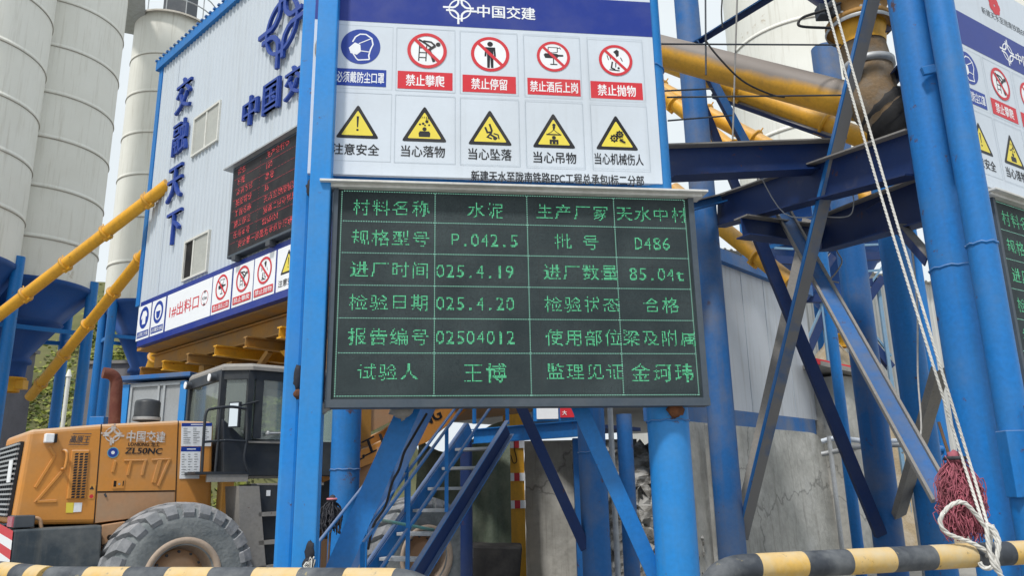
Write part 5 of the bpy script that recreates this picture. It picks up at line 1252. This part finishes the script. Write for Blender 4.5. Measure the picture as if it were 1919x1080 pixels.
# ------------------------------------------------------------------ thin guard rods
t = Thing('guard_rods', 'grid of thin grey rods fixed across the blue column beside the sign', 'guard rail', at(1400, 280, 9))
for a, b, Ya, Yb in (((1236, 82), (1610, 84), 8.4, 8.8), ((1250, 182), (1590, 178), 8.4, 8.8), ((1246, 170), (1335, 166), 8.4, 8.8), ((1252, 226), (1372, 216), 8.4, 8.8), ((1382, -20), (1373, 262), 8.6, 8.6), ((1322, -10), (1323, 140), 8.5, 8.5)):
    m = MB(); m.cyl(at(a[0], a[1], Ya), at(b[0], b[1], Yb), .011, GREYD if a[0] != 1382 else DUST, n=8); t.part('rod', m)
def cable(label, L, r=.012, mt=BLK, name='cable'):
    m = MB(); m.tube(smooth(pxpath(L), 5), r, mt, 6); single(name, m, label, 'cable')
cable('black cable sagging in front of the dusty duct', [(1322, 75, 8.4), (1345, 105, 8.4), (1390, 150, 8.5), (1440, 175, 8.6), (1470, 182, 8.7)], .011)
cable('thin black wire hanging from the top near the blue column', [(1355, -20, 8.5), (1352, 20, 8.5), (1354, 52, 8.5)], .009)
cable('looped black hose beside the valve stack', [(1575, 5, 8.5), (1540, 20, 8.4), (1505, 32, 8.4), (1496, 45, 8.4), (1510, 50, 8.4), (1560, 52, 8.5)], .017)
cable('grey wire hanging in a loop under the platform beams', [(1420, 320, 9.5), (1470, 400, 9.7), (1540, 406, 9.6), (1590, 405, 9.4), (1600, 380, 9.3), (1596, 358, 9.2)], .008, STEEL)
cable('greasy black cable strung between the two left braces', [(800, 775, 7.9), (768, 830, 7.9), (757, 850, 7.8), (748, 880, 7.9), (735, 905, 7.8), (722, 950, 7.9), (700, 985, 7.8), (690, 1030, 7.9)], .014)
cable('curled grey wire dangling below the platform corner', [(1558, 438, 11), (1568, 470, 11), (1578, 490, 11), (1566, 512, 11), (1556, 525, 11), (1572, 530, 11)], .011, DUST)
cable('white hose loops hanging by the far blue columns', [(1690, 300, 9), (1660, 350, 9.2), (1700, 420, 9), (1718, 560, 9), (1720, 700, 9), (1725, 820, 9), (1690, 850, 9)], .010, ROPE, 'hose')

# ------------------------------------------------------------------ white silos behind, right
sR, cRs = silo('wide white cement silo behind the ducts on the right', 1520, 200, 24, 2.5, 26, at(1500, 395, 24).z, [at(1500, y, 22.5).z for y in (250, 60, -130)], at(1500, 395, 24).z - 3.5, (-100, -10, 80, 170))
sQ, cQs = silo('white cement silo far right, half hidden behind the double blue pipe', 1880, 250, 33, 2.6, 26, at(1700, 400, 33).z, [at(1700, y, 31).z for y in (360, 260, 160)], at(1700, 400, 33).z - 3.5, (-100, -10, 80, 170))

# ------------------------------------------------------------------ aggregate shed with concrete base
CONC = paint('stained_concrete', (.46, .455, .43), .9, amt=.75, dirt=(.22, .22, .205), scale=.9, var=.2, bump=.6, streak=.55, fine=9)
def crust(m):
    nt = m.node_tree; L = nt.links.new; b = nt.nodes['Principled BSDF']; src = b.inputs['Base Color'].links[0].from_socket
    tc = _n(nt, 'ShaderNodeTexCoord'); n1 = _n(nt, 'ShaderNodeTexNoise', Scale=1.1, Detail=9.0, Roughness=.72); L(tc.outputs['Object'], n1.inputs['Vector'])
    r = _n(nt, 'ShaderNodeMapRange'); r.inputs[1].default_value = .56; r.inputs[2].default_value = .66; r.inputs[4].default_value = .55; L(n1.outputs['Fac'], r.inputs[0])
    x = _n(nt, 'ShaderNodeMix', data_type='RGBA'); x.inputs['B'].default_value = (.52, .52, .51, 1); L(r.outputs[0], x.inputs['Factor']); L(src, x.inputs['A'])
    v = _n(nt, 'ShaderNodeTexVoronoi', feature='DISTANCE_TO_EDGE', Scale=.35); nn = _n(nt, 'ShaderNodeTexNoise', Scale=2.5, Detail=5.0); L(tc.outputs['Object'], nn.inputs['Vector'])
    ad = _n(nt, 'ShaderNodeMix', data_type='RGBA'); ad.inputs['Factor'].default_value = .4; L(tc.outputs['Object'], ad.inputs['A']); L(nn.outputs['Color'], ad.inputs['B']); L(ad.outputs['Result'], v.inputs['Vector'])
    c = _n(nt, 'ShaderNodeMapRange'); c.inputs[1].default_value = .0; c.inputs[2].default_value = .007; c.inputs[3].default_value = .5; c.inputs[4].default_value = 0; L(v.outputs['Distance'], c.inputs[0])
    y = _n(nt, 'ShaderNodeMix', data_type='RGBA'); y.inputs['B'].default_value = (.05, .05, .048, 1); L(c.outputs[0], y.inputs['Factor']); L(x.outputs['Result'], y.inputs['A']); L(y.outputs['Result'], b.inputs['Base Color'])
crust(CONC)
SHED = paint('shed_panel', (.50, .53, .58), .5, amt=.3, dirt=(.38, .38, .38), scale=.6, streak=.45, var=.03)
pS = at(1300, 800, 14.0); SPL = Plane((pS.x, pS.y, 0), 43)
us = lambda x, y, o=0: SPL.uv(x, y, o)
u0, u1 = -1.25, us(1526, 812)[0]; ub = us(1548, 900)[0]; zc_ = us(1300, 795)[1]; zr_ = us(1345, 480)[1]; zr2 = us(1500, 545)[1]
t = Thing('aggregate_shed', 'grey panelled shed with blue trim on a stained concrete base, behind the braces', 'shed', SPL.pt(2, 0, -2))
m = MB()
rows = []; NXs, NZs = 40, 14; rnd = random.Random(8)
prof = []
for i in range(NXs + 1):
    u = u0 + (ub - u0) * i / NXs; zt_ = zc_ + .02 - max(0, (u - u1 + .5)) ** 2 * .35
    prof.append((u, zt_))
rows = []
for j in range(NZs + 1):
    rows.append([SPL.pt(u + .05 * math.sin(j * .7) * (i == NXs), zt_ * j / NZs, .10 + .12 * (1 - j / NZs) + rnd.uniform(-.012, .012)) for i, (u, zt_) in enumerate(prof)])
m.grid(rows, CONC, True)
m.grid([rows[-1], [SPL.pt(u, zt_, -.3) for u, zt_ in prof]], CONC, False); m.grid([[r_[-1] for r_ in rows], [SPL.pt(ub, prof[-1][1] * j / NZs, -2.5) for j in range(NZs + 1)]], CONC, True)
t.part('concrete_base', m)
ZSH = (zr_ + zr2) / 2
m = MB(); m.rbox(SPL, u0, zc_ + .0, u1, zc_ + .32, -.2, .05, BLUED); t.part('skirt_trim', m)
m = MB(); m.rbox(SPL, u0, zc_ + .32, u1 + .3, ZSH, -5, -.0, SHED); t.part('panel_wall', m)
for k in range(6):
    m = MB(); u = u0 + .55 + k * 1.0; m.rbox(SPL, u, zc_ + .33, u + .018, ZSH - .02, 0, .008, SEAM)
    if u < u1: t.part('panel_joint', m)
m = MB(); m.rbox(SPL, u0 - .2, ZSH - .12, u1 + .5, ZSH + .14, -5.2, .14, BLUED); t.part('roof_trim', m)
m = MB(); uu = us(1310, 900)[0]; m.rbox(SPL, uu - .12, 0, uu - .04, zc_ - .05, .24, .30, CONC); m.cyl(SPL.pt(uu, .3, .3), SPL.pt(uu, zc_ - .05, .3), .025, GREYD, n=10); t.part('drain_pipe', m)
# dusty rubble slope and rock face in the gap
m = MB(); rnd = random.Random(9); rows = []
pc = at(1190, 1040, 13.4)
for j in range(22):
    v = j / 21; rows.append([Vector((pc.x - .9 + i * .09 + rnd.gauss(0, .03), pc.y + .9 * v + rnd.gauss(0, .07), 2.45 * v + rnd.gauss(0, .05))) for i in range(24)])
PILE = paint('dust_pile', (.16, .155, .145), .95, amt=.95, dirt=(.42, .42, .41), scale=3.2, var=.4, bump=.8, lo=.46, hi=.58, stretch=(1, 1, 2.2))
m.grid(rows, PILE, False); single('cement_spill_heap', m, 'rough heap of spilled cement dust between the blue posts', 'heap')

# frontal concrete wall with yellow post
def pbox(m, x0, y0, x1, y1, Y, dep, mt):
    a = at(x0, y1, Y); b = at(x1, y0, Y); m.box(((a.x + b.x) / 2, Y + dep / 2, (max(0, a.z) + b.z) / 2), b.x - a.x, dep, b.z - max(0, a.z), mt)
m = MB(); Yw = 15.4; a = at(984, 900, Yw); b = at(1098, 900, Yw); zt_ = at(1040, 826, Yw).z
rows = []; rnd = random.Random(12)
for j in range(12): rows.append([Vector((a.x + (b.x + 1.0 - a.x) * i / 16 + rnd.uniform(-.01, .01), Yw + rnd.uniform(-.012, .012), zt_ * j / 11)) for i in range(17)])
m.grid(rows, CONC, True); m.grid([[r_[0] for r_ in rows], [r_[0] + Vector((0, .6, 0)) for r_ in rows]], CONC, True); m.grid([rows[-1], [p + Vector((0, .6, 0)) for p in rows[-1]]], CONC)
single('concrete_wall', m, 'low stained concrete wall right of the yellow post, under the platform', 'wall')
t = Thing('height_limit_post', 'yellow steel post with red and white reflective bands left of the concrete wall', 'post', G(at(965, 1070, 15.0)))
c = G(at(965, 1000, 14.8)); m = MB(); m.ibeam(c, c + UPV * 4.6, .30, .30, YELP, .10, up=Vector((.35, -1, 0)).normalized()); m.bar(c, c + UPV * 4.6, .24, .26, YELP, Vector((.35, -1, 0)).normalized()); t.part('post', m)
for y in (834, 895, 946):
    z = at(965, y, 14.8).z
    for k, mt in enumerate((SIGNW, RED, SIGNW)):
        m = MB(); nb = Vector((.35, -1, 0)).normalized(); q = c + UPV * z + Vector((-nb.y, nb.x, 0)) * (k - 1) * .105 + nb * .165; m.bar(q - UPV * .07, q + UPV * .07, .104, .012, mt, nb); t.part('reflective_band', m)
m = MB(); m.tube(smooth([c + Vector((.02, -.17, z_)) for z_ in (2.55, 2.4)] + [c + Vector((.06, -.18, 2.2)), c + Vector((.0, -.18, 2.15)), c + Vector((-.05, -.18, 2.3))], 4), .008, BLK, 6); t.part('wire_loop', m)
m = MB(); pbox(m, 905, 765, 985, 772, 15.1, .2, YELP); t.part('head_beam', m)
# tarp heap, trough, bar
TARP = paint('green_tarpaulin', (.085, .11, .08), .7, amt=.6, dirt=(.17, .18, .14), scale=3, var=.3, bump=.5)
m = MB(); rnd = random.Random(21); rows = []; a = at(772, 1040, 13.6); 
for j in range(18):
    v = j / 17; z = 2.62 * v ** .9
    rows.append([Vector((a.x + 1.64 * i / 23, a.y + .75 * v ** 1.6 + .09 * math.sin(i * 1.25 + v * 2.2) * (1 - v * .5) + rnd.gauss(0, .01), z * (1 - .10 * math.sin(i * .22)))) for i in range(24)])
rows.append([p + Vector((0, .9, -.1)) for p in rows[-1]]); m.grid(rows, TARP, True); single('tarpaulin_heap', m, 'dark green tarpaulin draped over a heap behind the stairs', 'tarpaulin')
m = MB(); pt_ = Plane(at(865, 1050, 12.9), 90); m.prism(pt_, [(0, .35), (.9, .35), (.95, .82), (-.05, .86)], -.9, 0, BLK); single('black_trough', m, 'black rubber trough on the ground behind the stairs', 'trough', bevel=.04)
m = MB(); a, b = at(824, 1050, 12.4), at(862, 1046, 12.5); m.bar(a, b, .12, .12, BARY); single('yellow_bar', m, 'short yellow bar lying behind the lower stair treads', 'bar', bevel=.01)
# booth on the platform
t = Thing('sentry_booth', 'small white and blue booth with a red notice above the platform', 'booth', at(1040, 800, 12.0))
m = MB(); pbox(m, 1000, 640, 1085, 790, 12.2, 1.2, BLUE); t.part('frame', m)
m = MB(); pbox(m, 1006, 650, 1042, 786, 12.17, .05, SIGNW); t.part('panel', m)
m = MB(); pbox(m, 1050, 660, 1078, 783, 12.17, .05, RED); pd = Plane((at(1064, 775, 12.165).x, 12.165, 0), 90); nq = t.part('notice', m)
m = MB(); z = at(1064, 774, 12.16).z; d = Draw(m, pd, .004).at(0, z); d.text('大', -.05, 0, .07, SIGNW, bold=.02); t.part('notice_print', m, nq)

# ------------------------------------------------------------------ far right background
CORR = paint('white_corrugated', (.58, .58, .56), .55, amt=.4, dirt=(.4, .39, .36), scale=.6, streak=.4, var=.03)
def corrwall(name, label, P0, az, L, z0, z1, roofmat, over=.3, dep=6):
    pl_ = Plane(P0, az); t = Thing(name, label, 'building', pl_.pt(L / 2, 0, -dep / 2)); m = MB(); rows = [[], []]; u = 0
    while u < L:
        for du, o in ((0, 0), (.12, 0), (.16, .04), (.24, .04)): rows[0].append(pl_.pt(u + du, z0, o)); rows[1].append(pl_.pt(u + du, z1, o))
        u += .28
    m.grid(rows, CORR, False); m.face([pl_.pt(L, z0, 0), pl_.pt(L, z0, -dep), pl_.pt(L, z1, -dep), pl_.pt(L, z1, 0)], CORR); m.face([pl_.pt(0, z0, 0), pl_.pt(0, z0, -dep), pl_.pt(0, z1, -dep), pl_.pt(0, z1, 0)], CORR); t.part('corrugated_wall', m)
    m = MB(); rows = [[], []]; u = -over
    while u < L + over:
        for du, o in ((0, 0), (.14, 0), (.18, .05), (.26, .05)): rows[0].append(pl_.pt(u + du, z1 + o, over)); rows[1].append(pl_.pt(u + du, z1 + .8 + o, -dep))
        u += .3
    m.grid(rows, roofmat, False); t.part('corrugated_roof', m)
a = at(1336, 432, 27); corrwall('corrugated_warehouse', 'white corrugated warehouse far behind the shed and conveyors', (a.x, a.y, 0), 62, 12.5, 0, at(1345, 470, 27).z, CORR)
# small gatehouse with red trim on a concrete pier
t = Thing('concrete_pier', 'concrete pier with red edged cap beside the shed base', 'pier', G(at(1570, 900, 18)))
c = G(at(1572, 900, 18.2)); zt_ = at(1572, 712, 18.2).z; m = MB(); m.box(c + UPV * zt_ / 2, 1.0, 1.3, zt_, CONC, .5); t.part('pier', m, bevel=.02)
m = MB(); m.bar(c + Vector((-.75, -.6, zt_ + .22)), c + Vector((.75, -.1, zt_ - .02)), 1.2, .1, DUST); t.part('cap', m)
m = MB(); m.bar(c + Vector((-.76, -1.2, zt_ + .28)), c + Vector((.74, -.7, zt_ + .04)), .05, .12, RED); t.part('red_edge', m)
# pipe rails right of the wall
t = Thing('pipe_rail', 'white horizontal pipe rails behind the right braces', 'railing', G(at(1620, 840, 15)))
for y0, y1 in ((822, 828), (846, 836)):
    m = MB(); m.tube(smooth([at(1540, y0 + 6, 16), at(1570, y0, 15.8), at(1630, y1, 15), at(1720, y1 - 2, 14.4)], 5), .05, STEEL if y0 == 846 else WHITE, 10); t.part('rail', m)
for x in (1556, 1700): q = G(at(x, 840, 15.9 if x < 1600 else 14.6)); m = MB(); m.cyl(q, q + UPV * 2.6, .045, STEEL, n=10); t.part('post', m)
# mixer/aggregate bin behind the legs, zigzag ladder rails
BRICK = paint('orange_brick', (.45, .12, .05), .85, amt=.5, dirt=(.5, .25, .16), scale=9, var=.3)
m = MB(); a = at(1690, 950, 22); b = at(1722, 880, 22)
for k in range(7):
    for i in range(3): m.box((a.x + .18 + i * .36 + (k % 2) * .08, 22, a.z + .09 + k * .165), .34, .5, .15, BRICK)
m.box((a.x + .55, 22.1, a.z / 2), 1.3, .6, a.z, CONC); single('brick_stack', m, 'stack of orange bricks on a concrete block seen between right legs', 'bricks')
m = MB(); q = at(1700, 1012, 20); pq = Plane((q.x - .8, q.y, 0), 90); rows = [[], []]; u = 0
while u < 2.2:
    for du, o in ((0, 0), (.06, 0), (.08, .03), (.12, .03)): rows[0].append(pq.pt(u + du, 0.35, o)); rows[1].append(pq.pt(u + du, 1.15, o))
    u += .14
m.grid(rows, CORR, False); m.rbox(pq, 0, .3, 2.2, 1.2, -.06, -.01, CORR); m.rbox(pq, .1, 0, .2, .3, -.05, 0, STEEL); m.rbox(pq, 2.0, 0, 2.1, .3, -.05, 0, STEEL); single('corrugated_hoarding', m, 'low white corrugated hoarding beyond the right braces', 'hoarding')
t = Thing('access_stair', 'pale blue zigzag access stair and rails far behind the crossed braces', 'staircase', G(at(1560, 640, 19)))
LB = paint('pale_blue_steel', (.16, .30, .45), .5, amt=.3, dirt=(.3, .3, .3))
for a, b in (((1500, 690), (1556, 560)), ((1556, 560), (1500, 560)), ((1505, 560), (1560, 480)), ((1655, 520), (1600, 600)), ((1600, 600), (1670, 690)), ((1500, 730), (1560, 730)), ((1452, 487), (1486, 489)), ((1612, 482), (1652, 480)), ((1612, 532), (1652, 528)), ((1600, 440), (1660, 432))):
    for dy in (0, -22):
        m = MB(); m.bar(at(a[0], a[1] + dy, 19), at(b[0], b[1] + dy, 19.2), .05 if dy else .12, .05 if dy else .2, LB if dy else BLUEK); t.part('handrail' if dy else 'stringer', m)
for x in (1502, 1556, 1602, 1668): q = G(at(x, 700, 19.1)); m = MB(); m.bar(q, q + UPV * 6.6, .08, .08, LB); t.part('post', m)
TANB = paint('sandy_heap', (.32, .25, .16), .9, amt=.8, dirt=(.45, .4, .33), scale=2, var=.35, bump=.6)
m = MB(); rnd = random.Random(31); q = G(at(1575, 800, 21)); rows = []
for j in range(12):
    v = j / 11; rows.append([q + Vector((math.cos(k * .393), math.sin(k * .393), 0)) * (2.6 * (1 - v) ** .8 * rnd.uniform(.9, 1.1)) + UPV * (5.6 * v * rnd.uniform(.97, 1.02)) for k in range(16)])
m.grid(rows, TANB, True, True); single('sand_heap', m, 'tall sandy aggregate heap far behind the blue legs', 'heap')
